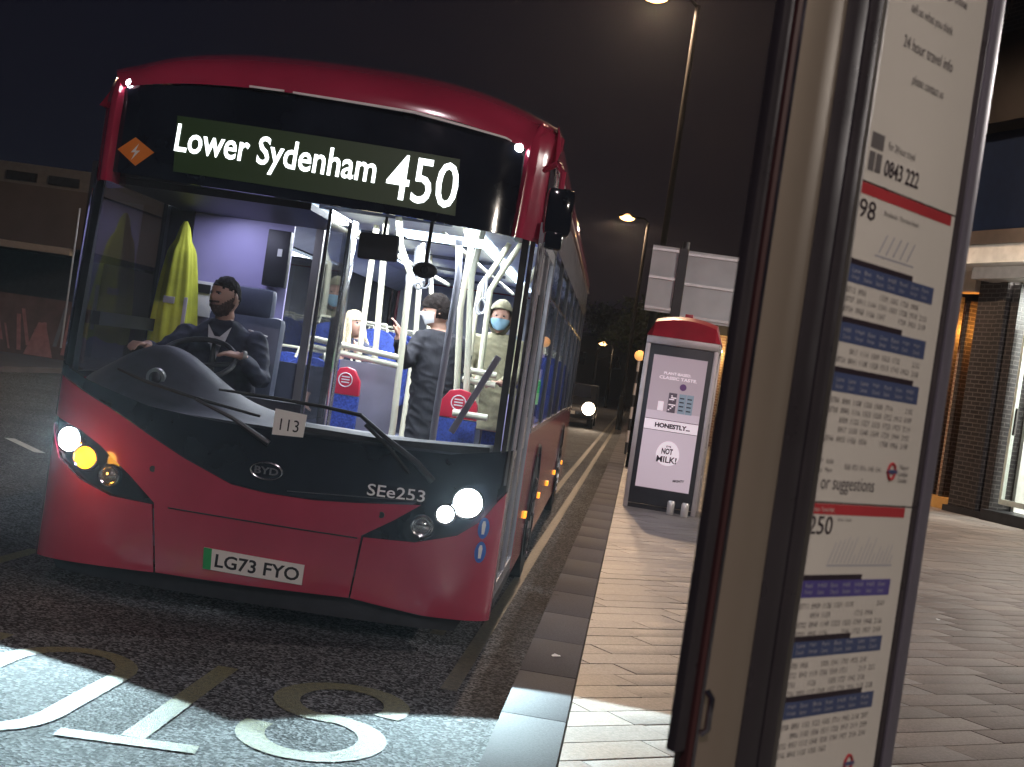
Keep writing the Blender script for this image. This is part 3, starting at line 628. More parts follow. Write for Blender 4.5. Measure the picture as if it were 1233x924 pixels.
# nearside mirror on its arm
mb = MB().box((1.405, .02, 2.49), (.15, .10, .26), (0, 0, R(8))); mr_ = mb.build('wing_mirror', BLK, BUS, bevel=.035)
MB().tube([(1.28, .25, 2.74), (1.36, .08, 2.76), (1.40, .0, 2.70), (1.40, .0, 2.6)], .017, 8).build('arm', RED, mr_, smooth=True)
MB().box((1.40, -.035, 2.33), (.10, .07, .10)).build('kerb_mirror', BLK, mr_, bevel=.02)
MB().tube([(-1.338, .27, 2.17), (-1.336, .27, 1.75), (-1.334, .27, 1.36)], .006, 8).build('pillar_trim_and_streak', STEEL, BUS, smooth=True)  # thin bar added to imitate the reflected streak along the offside pillar
# chassis, floor, rear wall, ceiling
MB().b2((-1.25, .5, .28), (1.25, LEN - .05, .36)).build('floor', FLOOR, BUS)
MB().b2((-1.0, .6, .16), (1.0, LEN - .3, .27)).build('underframe', SATIN, BUS)
MB().b2((-1.25, 5.6, .37), (1.25, LEN - .05, .68)).build('rear_floor_step', FLOOR, BUS)
MB().b2((-1.3, LEN - .03, .3), (1.3, LEN, 3.0)).build('rear_wall', RED, BUS)
MB().b2((-1.25, LEN - .10, .69), (1.25, LEN - .04, 2.6)).build('rear_lining', INT, BUS)
CEIL = mat('ceiling_white', (.62, .66, .72), .4)
MB().b2((-1.26, .45, 2.62), (1.26, LEN - .1, 2.66)).build('ceiling', CEIL, BUS)
for s in (1, -1):
    mb = MB(); mb.add([(s * 1.29, 1.9, 2.45), (s * .95, 1.9, 2.615), (s * .95, LEN - .1, 2.615), (s * 1.29, LEN - .1, 2.45)], [(0, 1, 2, 3)]); mb.build('cove_panel', INT, BUS)
    for y in (2.2, 4.2, 6.2, 8.2):
        MB().b2((s * .62 - .05, y, 2.595), (s * .62 + .05, y + 1.7, 2.615)).build('ceiling_light', CEILL, BUS)
for y in (2.4, 4.6, 7.6): area('saloon_light', (0.05, y + .5, 2.57), (0, 0, -1), 165, (.92, .96, 1.0), 1.5, 1.4, BUS)
for k in range(5): MB().b2((-.5, 2.6 + k * 1.7, 2.585), (.5, 2.64 + k * 1.7, 2.615)).build('ceiling_rib', INTD, BUS)
MB().b2((-1.24, .42, 2.40), (1.24, .46, 2.95)).build('display_back', SATIN, BUS)
MB().b2((-1.24, .46, 2.36), (-.05, 1.75, 2.40)).build('cab_ceiling', SATIN, BUS)
STRAP0 = mat('pale_grey_pole', (.42, .41, .45), .35)
area('entrance_light', (.65, 1.35, 2.36), (0, .15, -1), 40, (.85, .92, 1.0), .7, .5, BUS)
MB().b2((.35, 1.1, 2.37), (.95, 1.6, 2.385)).build('entrance_lamp', CEILL, BUS)
area('cab_fill_light', (-.75, 1.35, 2.34), (.1, .1, -1), 5, (.72, .72, 1.0), .5, .3, BUS)  # added fill without a fixture, brightens the driver's face
# cab: partition, dash, seat
pt = MB().b2((-1.325, 1.76, .4), (-.45, 1.79, 2.38)).build('cab_partition', LILAC, BUS)
MB().b2((-1.325, 1.74, .4), (-1.14, 1.756, 2.38)).build('partition_post', SATIN, pt)
bx = MB().box((-.52, 1.70, 2.12), (.16, .08, .38)).build('equipment_box', SATIN, BUS, bevel=.01)
MB().box((-.50, 1.655, 2.16), (.03, .01, .05)).build('switch', PLATE, bx)
nb = MB().box((-1.0, 1.72, 1.78), (.14, .05, .24)).build('notice_box', PLATE, BUS, bevel=.006)
MB().box((-.99, 1.69, 1.85), (.09, .012, .06)).build('display_slot', SATIN, nb)
ddp = [(-1.28, .26), (-1.0, .16), (-.2, .13), (-.05, .2), (.02, .5), (-.05, .62), (-.35, .60), (-1.0, .66), (-1.28, .66)]
mb = MB(); hgt = lambda x, y: 1.10 + .31 * math.exp(-((x + .80) / .42) ** 2) * min(1, max(0, (y - .1) / .3)) + .05 * min(1, y / .5)
nx, ny = 30, 10; vs = []; fs = []
for j in range(ny + 1):
    for i in range(nx + 1):
        x = -1.27 + 1.3 * i / nx; y = FY(x, 1.2) + .05 + (.62 - .1) * j / ny
        vs.append((x, y, hgt(x, y - FY(x, 1.2)) - (.15 if j == ny else 0)))
for j in range(ny):
    for i in range(nx): a = j * (nx + 1) + i; fs.append((a, a + 1, a + nx + 2, a + nx + 1))
mb.add(vs, fs); da = mb.build('dashboard', DASH, BUS, smooth=True, angle=60)
MB().b2((-1.27, .70, .4), (.02, .74, 1.22)).build('dash_front', DASH, da)
sb = MB(); sb.tube([(-.76, .30, 1.275), (-.76, .27, 1.27)], .055, 24); spk = sb.build('dash_speaker', STEEL, BUS)
MB().disc((-.76, .264, 1.27), .036, 20, depth=.01, dome=.008).build('speaker_cone', SATIN, spk, smooth=True)
MB().b2((.03, .3, .36), (1.24, .55, 1.13)).build('front_bulkhead', DASH, BUS)
patch('dash_shelf', [(.05, 1.135), (.6, 1.13), (1.2, 1.16), (1.2, 1.11), (.05, 1.10)], RUB, BUS, off=.08, thick=.3)
# steering wheel
t0 = Matrix.Translation((-.68, .74, 1.40)) @ Euler((R(32), 0, 0)).to_matrix().to_4x4()
mb = MB(); mb.T = t0; mb.tube([(.23 * math.cos(2 * math.pi * k / 32), .23 * math.sin(2 * math.pi * k / 32), 0) for k in range(33)], .017, 8)
mb.tube([(-.22, 0, 0), (0, -.03, -.03), (.22, 0, 0)], .014, 8); mb.tube([(0, -.03, -.03), (0, .0, -.25)], .03, 8)
mb.build('steering_wheel', SATIN, BUS, smooth=True)
ds = MB().box((-.62, 1.50, 1.32), (.50, .14, .80), (R(-6), 0, 0)).build('driver_seat', INTD, BUS, bevel=.04)
MB().box((-.60, 1.53, 1.80), (.30, .12, .20)).build('headrest', INTD, ds, bevel=.04)
MB().box((-.62, 1.25, .96), (.50, .5, .14)).build('cushion', INTD, ds, bevel=.04)
# cab door/assault screen: bright framed glass between cab and aisle
MB().b2((.025, 1.10, .36), (.075, 1.30, 2.40)).build('cab_door_post', CHR, BUS, bevel=.008)
MB().b2((-.045, 1.42, 1.1), (.0, 1.46, 2.40)).build('cab_door_post', SATIN, BUS)
MB().b2((-.30, 1.76, .4), (-.245, 1.80, 2.40)).build('cab_door_post', STEEL, BUS)
MB().b2((-.45, 1.77, .4), (-.07, 1.80, 1.44)).build('cab_door_panel', INTD, BUS)
MB().b2((.055, .5, 1.14), (.061, 1.08, 2.38)).build('assault_screen', CGLASS, BUS)
MB().tube([(.06, .5, 1.14), (.06, .5, 2.38), (.06, 1.08, 2.38)], .012, 6).build('screen_edge', CHR, BUS)
MB().tube([(.05, 1.30, .40), (.05, 1.30, 2.38)], .022, 10).build('grab_pole', CHR, BUS, smooth=True)
MB().tube([(.76, 1.2, .40), (.755, 1.2, 1.3), (.77, 1.2, 2.15), (.74, 1.2, 2.38)], .022, 10).build('grab_pole', STRAP0, BUS, smooth=True)
MB().box((1.02, .80, 1.43), (.04, .02, .54), (0, R(24), 0)).build('door_arm', STRAP0, BUS, bevel=.006)
# interior mirror and camera
mb = MB().box((.38, .43, 2.20), (.235, .05, .155), (0, R(-2), 0)); im = mb.build('interior_mirror', SATIN, BUS, bevel=.018)
MB().tube([(.40, .44, 2.27), (.40, .46, 2.38)], .01, 6).build('bracket', SATIN, im)
cm = MB().ball((.665, .44, 2.105), (.075, .045, .048)).build('cctv_camera', SATIN, BUS, smooth=True)
MB().disc((.665, .395, 2.105), .024, 16, depth=.01, dome=.012).build('lens', BLK, cm, smooth=True)
MB().tube([(.665, .44, 2.14), (.665, .46, 2.40)], .012, 6).build('bracket', SATIN, cm)
# cab offside window ledge
MB().b2((-1.27, .5, 1.52), (-1.22, 1.6, 1.60)).build('cab_window_rail', SATIN, BUS)
# saloon poles (cream), rails, straps
def pole(pts, r=.0235, m=CREAM): return MB().tube(pts, r, 10).build('handrail', m, BUS, smooth=True)
pole([(-.22, 3.5, 2.6), (-.22, 3.5, 2.2), (-.21, 3.5, 1.36)])
pole([(-.06, 3.0, 2.6), (-.03, 3.0, 2.15), (.03, 3.0, 1.1), (.03, 3, .4)])
pole([(.10, 2.6, 2.6), (.14, 2.6, 2.40), (.245, 2.6, 2.20), (.28, 2.6, 1.09), (.28, 2.6, .4)], .025)
pole([(-.05, 5.0, 2.6), (-.03, 5.0, 2.2), (0, 5.0, 1.76), (0, 5, .7)])
pole([(-.12, 6.0, 2.6), (-.08, 6.0, 2.38), (-.03, 6.0, 2.1), (-.02, 6, .7)])
pole([(.60, 2.6, 2.6), (.66, 2.6, 2.45), (.65, 2.6, 2.0), (.71, 2.6, 1.38), (.71, 2.6, .4)])
pole([(.78, 2.2, 2.6), (.76, 2.2, 2.41), (.74, 2.2, 2.22), (.82, 2.2, 1.43), (.82, 2.2, .4)])
pole([(.86, 3.5, 2.6), (.78, 3.5, 2.42), (.68, 3.5, 2.23), (.67, 3.5, 2.0), (.68, 3.5, 1.3), (.68, 3.5, .4)])
pole([(1.0, 3.0, 2.58), (.90, 3.0, 2.38), (.81, 3.0, 2.18), (.82, 3.0, 1.6), (.82, 3, .4)])
pole([(1.06, 4.2, 2.5), (.98, 4.2, 2.3), (.97, 4.2, 1.9)])
pole([(-.42, 2.6, 1.625), (-.1, 2.6, 1.60), (.26, 2.6, 1.575)]); pole([(-.42, 2.6, 1.565), (-.1, 2.6, 1.54), (.27, 2.6, 1.515)])
pole([(.76, 2.4, 1.56), (1.0, 2.4, 1.55)]); pole([(.76, 2.4, 1.49), (1.0, 2.4, 1.48)]); pole([(.78, 1.9, 1.26), (1.02, 1.9, 1.26)])
pole([(-.3, 2.2, 2.48), (-.28, 5, 2.48), (-.28, 9, 2.5)]); pole([(.5, 2.2, 2.48), (.5, 5, 2.48), (.5, 9, 2.5)])
STRAP = mat('grey_strap', (.35, .36, .38), .4)
for x, y in ((.06, 3.9), (.11, 3.7), (.16, 3.5), (.20, 3.35), (.05, 4.4), (.14, 4.1)):
    mb = MB(); mb.tube([(x, y, 2.5), (x + .01, y, 2.30)], .012, 6); mb.tube([(x + .045 * math.cos(R(a)), y, 2.24 + .06 * math.sin(R(a))) for a in range(0, 361, 30)], .010, 6); mb.build('hanging_strap', STRAP, BUS, smooth=True)
for x, y in ((.72, 3.3), (.76, 3.1)):
    mb = MB(); mb.tube([(x, y, 2.3), (x + .01, y, 2.12)], .010, 6); mb.tube([(x + .04 * math.cos(R(a)), y, 2.06 + .06 * math.sin(R(a))) for a in range(0, 361, 30)], .009, 6); mb.build('hanging_strap', STRAP, BUS, smooth=True)
# seats
def seat(x, y, zf, m=BLUE, wd=.44):
    s = MB().box((x, y, zf + .42), (wd, .44, .11)).build('seat', m, BUS, bevel=.03)
    mb = MB(); n = 12; pr = [(-wd / 2, .44), (-wd / 2, .95)] + [(-wd / 2 * math.cos(R(a)), .95 + .17 * math.sin(R(a))) for a in range(15, 180, 15)] + [(wd / 2, .95), (wd / 2, .44)]
    k = len(pr); mb.add([(x + a, y + .22, zf + b_) for a, b_ in pr] + [(x + a, y + .30, zf + b_) for a, b_ in pr], [tuple(range(k)), tuple(range(k, 2 * k))[::-1]] + [(i, (i + 1) % k, k + (i + 1) % k, k + i) for i in range(k)])
    mb.build('backrest', m, s, bevel=.015)
    MB().tube([(x - .12, y + .18, zf + 1.1), (x - .1, y + .19, zf + 1.17), (x + .1, y + .19, zf + 1.17), (x + .12, y + .18, zf + 1.1)], .013, 6).build('seat_grab', CREAM, s, smooth=True)
    MB().b2((x - .04, y - .1, zf), (x + .04, y + .1, zf + .37)).build('pedestal', INTD, s)
    return s
for y, zf in ((5.7, .69), (6.6, .69), (7.5, .69), (8.4, .69), (9.3, .69), (10.4, .69)):
    for x in (-.98, -.53, .62, 1.04): seat(x, y, zf)
seat(-.53, 3.0, .36); seat(-.98, 3.0, .36); seat(-.53, 4.1, .36); seat(-.98, 4.1, .36); seat(.98, 4.4, .36)
# moulded red priority seat tops
def redseat(x, y, z0, wd):
    pr = [(-wd / 2, 0), (-wd / 2 * .9, .11), (-wd / 2 * .5, .19), (0, .205), (wd / 2 * .5, .19), (wd / 2 * .95, .11), (wd / 2, 0)]
    k = len(pr); q = MB().add([(x + a, y, z0 + b_) for a, b_ in pr] + [(x + a, y + .07, z0 + b_) for a, b_ in pr], [tuple(range(k)), tuple(range(k, 2 * k))[::-1]] + [(i, (i + 1) % k, k + (i + 1) % k, k + i) for i in range(k)]).build('priority_seat', REDP, BUS, bevel=.012)
    MB().b2((x - wd / 2, y + .005, z0 - .5), (x + wd / 2, y + .07, z0 - .004)).build('seat_lining', BLUE, q, bevel=.01)
    f = lambda a, b_: (a, y - .003, b_)
    ring(f, x, z0 + .11, .05, .05, .004, 24).build('round_emblem', WHITE, q)
    mb = MB()
    for i in range(3): mb.b2((x - .03, y - .004, z0 + .088 + .02 * i), (x + .03, y - .002, z0 + .096 + .02 * i))
    mb.build('emblem_print', WHITE, q)
redseat(.80, 2.0, 1.22, .28); redseat(-.10, 2.5, 1.25, .22)
MB().b2((-.22, 2.8, .4), (.22, 2.84, 1.50)).build('modesty_panel', mat('modesty_grey', (.22, .21, .27), .4), BUS)
MB().b2((-1.2, 2.2, .4), (-.55, 2.24, 1.45)).build('modesty_panel', INTD, BUS)
MB().b2((.96, 3.9, .4), (1.2, 3.94, 1.4)).build('modesty_panel', LILAC, BUS)
tag(MB().b2((1.285, 2.62, 1.38), (1.30, 2.86, 1.56)).build('exit_sign', emis('green_sign_lit', (.1, .9, .25), .6), BUS))
bpy.data.objects['exit_sign'].name = 'green_notice'

# ------------------------------------------------------------------ people
def head_shape(d):
    # d: unit direction in head space, x to the person's left, y forward, z up. returns a radius
    x, y, z = d
    r = 1 / math.sqrt((x / .078) ** 2 + (y / .098) ** 2 + (z / .122) ** 2)
    if z < -.2: r *= 1 - .10 * min(1, (-z - .2) * 1.5) * (1 - .6 * max(0, y))      # jaw
    if y > 0:
        r += .024 * math.exp(-((x / .13) ** 2 + ((z + .12) / .17) ** 2)) * y          # nose
        r -= .010 * (math.exp(-(((x - .33) / .16) ** 2 + ((z - .10) / .10) ** 2)) + math.exp(-(((x + .33) / .16) ** 2 + ((z - .10) / .10) ** 2)))
        r += .005 * math.exp(-((x / .5) ** 2 + ((z - .26) / .08) ** 2))               # brow
        r += .006 * math.exp(-((x / .22) ** 2 + ((z + .46) / .06) ** 2))              # lips
        r += .010 * math.exp(-((x / .25) ** 2 + ((z + .80) / .16) ** 2))              # chin
    return r
def head_verts(k=1.0, nu=40, nv=28, amp=0.0, keep=None):
    vs = []; fs = []
    for j in range(nv + 1):
        ph = math.pi * j / nv
        for i in range(nu):
            t = 2 * math.pi * i / nu; d = Vector((math.sin(ph) * math.cos(t), math.sin(ph) * math.sin(t), math.cos(ph)))
            r = head_shape(d) * k + (amp * noise.noise(d * 9) if amp else 0); vs.append(d * r)
    for j in range(nv):
        for i in range(nu):
            f = (j * nu + i, (j + 1) * nu + i, (j + 1) * nu + (i + 1) % nu, j * nu + (i + 1) % nu)
            if keep:
                c = sum((vs[q] for q in f), Vector()) / 4; c = c.normalized()
                if not keep(c): continue
            fs.append(f)
    return vs, fs
def remeshed(mb, name, m, parent, vox, smooth_it=3, extra=None):
    me = bpy.data.meshes.new(name); me.from_pydata([tuple(v) for v in mb.v], [], mb.f)
    bm = bmesh.new(); bm.from_mesh(me); bmesh.ops.remove_doubles(bm, verts=bm.verts, dist=1e-6); bmesh.ops.recalc_face_normals(bm, faces=bm.faces); bm.to_mesh(me); bm.free()
    o = bpy.data.objects.new(name, me); C.objects.link(o)
    md = o.modifiers.new('r', 'REMESH'); md.mode = 'VOXEL'; md.voxel_size = vox
    ms = o.modifiers.new('s', 'SMOOTH'); ms.factor = .5; ms.iterations = smooth_it
    dg = bpy.context.evaluated_depsgraph_get(); m2 = bpy.data.meshes.new_from_object(o.evaluated_get(dg)); bpy.data.objects.remove(o)
    for p in m2.polygons: p.use_smooth = True
    m2.name = name
    return link(name, m2, m, parent)
def limb(mb, pts, rs, n=14):
    # rounded limb: smoothed tube with ball ends
    P = [Vector(p) for p in pts]; q = []; rr = []
    for i in range(len(P) - 1):
        for t in (0, .25, .5, .75): q.append(P[i].lerp(P[i + 1], t)); rr.append(rs[i] + (rs[i + 1] - rs[i]) * t)
    q.append(P[-1]); rr.append(rs[-1])
    for _ in range(1):
        q = [q[0]] + [(q[i - 1] + q[i] * 2 + q[i + 1]) / 4 for i in range(1, len(q) - 1)] + [q[-1]]
    mb.tube(q, rr, n); mb.ball(q[0], rr[0], 12, 8); mb.ball(q[-1], rr[-1], 12, 8)
def hand(mb, wrist, d, up, side, curl=.5, k=1.0):
    # d: direction of the fingers, up: back of the hand, side: towards the thumb
    d, up, side = Vector(d).normalized(), Vector(up).normalized(), Vector(side).normalized(); w_ = Vector(wrist)
    for t in (-.028, -.009, .01, .028):
        limb(mb, [w_ + side * t * .5 * k, w_ + d * .085 * k + side * t * k], [.016 * k, .013 * k], 8)
    for t, L_ in ((-.031, .055), (-.011, .072), (.010, .078), (.030, .070)):
        b0 = w_ + d * .085 * k + side * t * k; a1 = d * math.cos(curl) - up * math.sin(curl); a2 = d * math.cos(curl * 2) - up * math.sin(curl * 2)
        limb(mb, [b0, b0 + a1 * L_ * .5 * k, b0 + a1 * L_ * .5 * k + a2 * L_ * .5 * k], [.0095 * k, .0085 * k, .0075 * k], 8)
    b0 = w_ + d * .025 * k + side * .03 * k
    limb(mb, [b0, b0 + (side * .8 + d * .6) * .035 * k, b0 + (side * .5 + d * .9 - up * .3) * .06 * k], [.013 * k, .011 * k, .009 * k], 8)
EYEW = mat('eye_white', (.32, .29, .28), .4)
def person(name_label, loc, rz, hc, hyaw, hpitch, torso, arms, hair, coat, extras=None, hs=1.07, vox=.0075, legs=None):
    """loc/rz in bus space; hc head centre, torso list of (centre, rx, ry); arms list of joint lists"""
    p = thing('person', name_label, 'person')
    p.matrix_world = BMW @ Matrix.Translation(loc) @ Matrix.Rotation(rz, 4, 'Z')
    HM = Matrix.Translation(hc) @ Euler((hpitch, 0, hyaw)).to_matrix().to_4x4() @ Matrix.Scale(hs, 4)
    mb = MB(); mb.T = HM
    vs, fs = head_verts(); mb.add(vs, fs)
    for s in (1, -1): mb.ball((s * .078, -.008, -.005), (.012, .02, .032), 10, 8)
    mb.T = Matrix.Identity(4)
    hcv = Vector(hc)
    limb(mb, [hcv + Vector((0, 0, -.06)), Vector(torso[0][0]) + Vector((0, 0, .02))], [.056, .062])
    def rings(mb_, k):
        n = 20; vs = []; fs = []
        for c, rx, ry in torso:
            vs += [(c[0] + (rx + k) * math.cos(t), c[1] + (ry + k) * math.sin(t), c[2]) for t in [2 * math.pi * i / n for i in range(n)]]
        for j in range(len(torso) - 1):
            for i in range(n): fs.append((j * n + i, j * n + (i + 1) % n, (j + 1) * n + (i + 1) % n, (j + 1) * n + i))
        fs += [tuple(range(n)), tuple((len(torso) - 1) * n + i for i in range(n))]
        mb_.add(vs, fs)
    rings(mb, -.012)
    for a in arms:
        limb(mb, a['pts'], a['r']); hand(mb, a['pts'][-1], a['d'], a['up'], a['side'], a.get('curl', .5))
    body = remeshed(mb, 'body', SKIN, p, vox)
    cb = MB(); rings(cb, .008)
    for a in arms:
        pts = [Vector(q) for q in a['pts']]; pts[-1] = pts[-2].lerp(pts[-1], a.get('cuff', .88))
        limb(cb, pts, [r + .017 for r in a['r']])
    if legs:
        for lg in legs: limb(cb, lg, [.10, .085, .065])
    co = remeshed(cb, 'coat', coat, p, .011, 2)
    nrm_ = [v.normal.copy() for v in co.data.vertices]
    for v, vn in zip(co.data.vertices, nrm_):   # creases in the cloth
        q = v.co; a = noise.noise(Vector((q.x * 9, q.y * 9, q.z * 16 + q.x * 5))); v.co += vn * (.010 * (1 - abs(a) * 2.2) - .006)
    for s in (1, -1):
        e = MB(); e.T = HM; e.ball((s * .030, .081, .012), (.0115, .0105, .0085), 12, 8); ey = e.build('eye', EYEW, p, smooth=True)
        e = MB(); e.T = HM; e.ball((s * .030, .0885, .012), (.0075, .0055, .0075), 10, 6); e.build('iris', BLACKP, ey, smooth=True)
    if hair:
        mb = MB(); mb.T = HM; vs, fs = head_verts(hair[2] if len(hair) > 2 else 1.075, amp=hair[3] if len(hair) > 3 else .006, keep=hair[0]); mb.add(vs, fs); vs, fs = head_verts(1.0, keep=hair[0])
        mb.add(vs, fs); mb.build('hair', hair[1], p, smooth=True, angle=80)
    if extras: extras(p, HM)
    return p
def shell(name, m, parent, HM, k, keep, amp=0.0):
    mb = MB(); mb.T = HM; vs, fs = head_verts(k, amp=amp, keep=keep); mb.add(vs, fs); return mb.build(name, m, parent, smooth=True, angle=80)
# driver: faces the camera turned to the image left; local +y is backwards, so facing -y is a yaw of 180
def driver_x(p, HM):
    def bk(d):
        if d.y < -.1: return False
        top = -.05 if d.y < .35 else -.05 - .52 * min(1, (d.y - .35) / .45)
        return d.z < top and not (abs(d.x) < .17 and -.47 < d.z < -.40 and d.y > .6)
    shell('beard', BEARD, p, HM, 1.075, bk, .007)
    shell('moustache', BEARD, p, HM, 1.05, lambda d: -.40 < d.z < -.29 and abs(d.x) < .36 and d.y > .5, .003)
    shell('lips', mat('lips', (.35, .14, .12), .5), p, HM, 1.01, lambda d: -.50 < d.z < -.38 and abs(d.x) < .2 and d.y > .6)
    for s in (1, -1): shell('eyebrow', BEARD, p, HM, 1.03, lambda d: .17 < d.z < .25 and .12 < d.x * s < .50 and d.y > .5)
    mb = MB()
    for s in (1, -1): mb.add([(-.66, 1.02, 1.53), (-.66 + s * .075, 1.06, 1.62), (-.66 + s * .05, 1.02, 1.50), (-.66, 1.00, 1.49)], [(0, 1, 2, 3)])
    mb.add([(-.71, 1.015, 1.55), (-.61, 1.015, 1.55), (-.655, 1.005, 1.36)], [(0, 1, 2)])
    o = mb.build('shirt_collar', SHIRT, p)
    mb = MB(); mb.tube([(-.66, .99, 1.535), (-.66, .985, 1.50), (-.658, .985, 1.40), (-.655, .985, 1.30)], [.018, .012, .02, .024], 8); mb.build('tie', BLACKP, p, smooth=True)
    MB().tube([(-.425, .80, 1.455), (-.405, .812, 1.452)], .034, 16).build('watch', STEEL, p, smooth=True)
    for s in (-1,): MB().box((-.44, 1.16, 1.605), (.12, .05, .008), (0, R(12), 0)).build('epaulette', SILVER, p)
drv = person('bearded bus driver in navy uniform and tie with both hands at the steering wheel', (0, 0, 0), 0, (-.665, 1.10, 1.80), R(180 - 28), R(4),
    [((-.66, 1.14, 1.66), .075, .07), ((-.66, 1.15, 1.61), .15, .085), ((-.66, 1.16, 1.56), .235, .115), ((-.66, 1.17, 1.45), .25, .135), ((-.65, 1.18, 1.25), .23, .14), ((-.64, 1.18, 1.02), .22, .15)],
    [dict(pts=[(-.44, 1.14, 1.54), (-.33, 1.00, 1.30), (-.42, .80, 1.45)], r=[.06, .046, .030], d=(-1, -.25, .12), up=(0.1, -.3, 1), side=(0, .9, .25), curl=.3),
     dict(pts=[(-.88, 1.14, 1.54), (-1.02, .98, 1.36), (-1.0, .76, 1.44)], r=[.06, .046, .030], d=(-.45, -.8, .05), up=(0, -.2, 1), side=(.9, -.3, 0), curl=.5)],
    (lambda d: (d.z > .58 - .12 * abs(d.x) + .12 * noise.noise(d * 7)) or (d.y < .15 and d.z > -.25 and not (abs(d.x) > .75 and d.z < .05)), HAIRD, 1.045, .009), NAVY, driver_x)
def stander_x(p, HM):
    shell('face_mask', MASKW, p, HM, 1.06, lambda d: d.y > .25 and -.8 < d.z < -.02)
person('standing passenger in a long dark coat holding a cream pole', (0, 0, 0), 0, (.385, 3.3, 1.965), R(105), R(-4),
    [((.42, 3.32, 1.83), .09, .085), ((.44, 3.32, 1.78), .17, .11), ((.455, 3.32, 1.70), .215, .135), ((.46, 3.32, 1.5), .205, .14), ((.47, 3.32, 1.25), .20, .14), ((.49, 3.32, .95), .215, .15), ((.49, 3.32, .80), .22, .16)],
    [dict(pts=[(.30, 3.27, 1.74), (.22, 3.15, 1.52), (.165, 2.98, 1.72)], r=[.058, .046, .030], d=(-.1, -.25, 1), up=(.9, .2, 0), side=(-.2, -1, .2), curl=.45),
     dict(pts=[(.62, 3.32, 1.74), (.68, 3.30, 1.45), (.64, 3.2, 1.2)], r=[.058, .046, .030], d=(0, -.2, -1), up=(1, 0, 0), side=(0, -1, 0), curl=.5)],
    (lambda d: d.z > .30 or d.y < .1 and d.z > -.45, HAIRD, 1.18, .022), COAT, stander_x, legs=[[(.42, 3.32, .85), (.42, 3.3, .6), (.42, 3.3, .42)], [(.56, 3.32, .85), (.56, 3.3, .6), (.56, 3.3, .42)]])
def hood_x(p, HM):
    shell('face_mask', MASKM, p, HM, 1.07, lambda d: d.y > .3 and -.85 < d.z < -.06)
    mb = MB(); mb.T = HM; keep = lambda d: d.y < .45 or d.z > .50 and d.y < .82
    for k in (1.32, 1.22):
        vs, fs = head_verts(k, keep=keep, amp=.006); mb.add(vs, fs)
    mb.build('hood', OLIVE, p, smooth=True, angle=80)
person('seated passenger in a beige hooded coat and pale blue face mask', (0, 0, 0), 0, (.79, 4.5, 2.03), R(180), R(6),
    [((.79, 4.53, 1.90), .09, .085), ((.79, 4.53, 1.85), .17, .11), ((.79, 4.53, 1.78), .225, .135), ((.79, 4.54, 1.6), .22, .15), ((.79, 4.54, 1.3), .22, .16), ((.79, 4.54, 1.05), .22, .17)],
    [dict(pts=[(.60, 4.5, 1.80), (.56, 4.35, 1.55), (.68, 4.15, 1.48)], r=[.06, .048, .030], d=(.8, -.5, 0), up=(0, 0, 1), side=(0, -1, 0), curl=.6),
     dict(pts=[(.98, 4.5, 1.80), (1.03, 4.35, 1.55), (.90, 4.15, 1.48)], r=[.06, .048, .030], d=(-.8, -.5, 0), up=(0, 0, 1), side=(0, -1, 0), curl=.6)],
    None, OLIVE, hood_x)
def blond_x(p, HM):
    rr = random.Random(3); mb = MB(); mb.T = HM
    for k in range(44):
        a = R(rr.uniform(150, 390)); x, y = .085 * math.cos(a), .095 * math.sin(a)
        if y > .05: y = .05
        mb.tube([(x * .5, y * .5, .12), (x, y, .05), (x * 1.15 + rr.gauss(0, .01), y * 1.1, -.06), (x * 1.3 + rr.gauss(0, .015), y * 1.15 + .01, -.16), (x * 1.35 + rr.gauss(0, .02), y * 1.1 + .02, -.24)], [.012, .016, .015, .012, .004], 6)
    mb.build('long_hair', HAIRB, p, smooth=True)
person('seated passenger with long pale hair behind the cream rails', (0, 0, 0), 0, (-.62, 5.2, 1.80), R(180 + 50), R(10),
    [((-.60, 5.22, 1.68), .085, .08), ((-.60, 5.22, 1.63), .15, .10), ((-.60, 5.22, 1.56), .20, .12), ((-.60, 5.22, 1.4), .19, .13), ((-.60, 5.22, 1.1), .19, .14)],
    [dict(pts=[(-.43, 5.18, 1.57), (-.38, 5.0, 1.40), (-.46, 4.85, 1.52)], r=[.05, .040, .027], d=(-.5, -.2, .8), up=(0, -1, 0), side=(0, 0, 1), curl=.5),
     dict(pts=[(-.78, 5.18, 1.57), (-.82, 5.0, 1.38), (-.70, 4.85, 1.45)], r=[.05, .040, .027], d=(.7, -.2, .5), up=(0, -1, 0), side=(0, 0, 1), curl=.5)],
    (lambda d: d.z > .35 or d.y < .25, HAIRB, 1.12, .012), NAVY, blond_x)
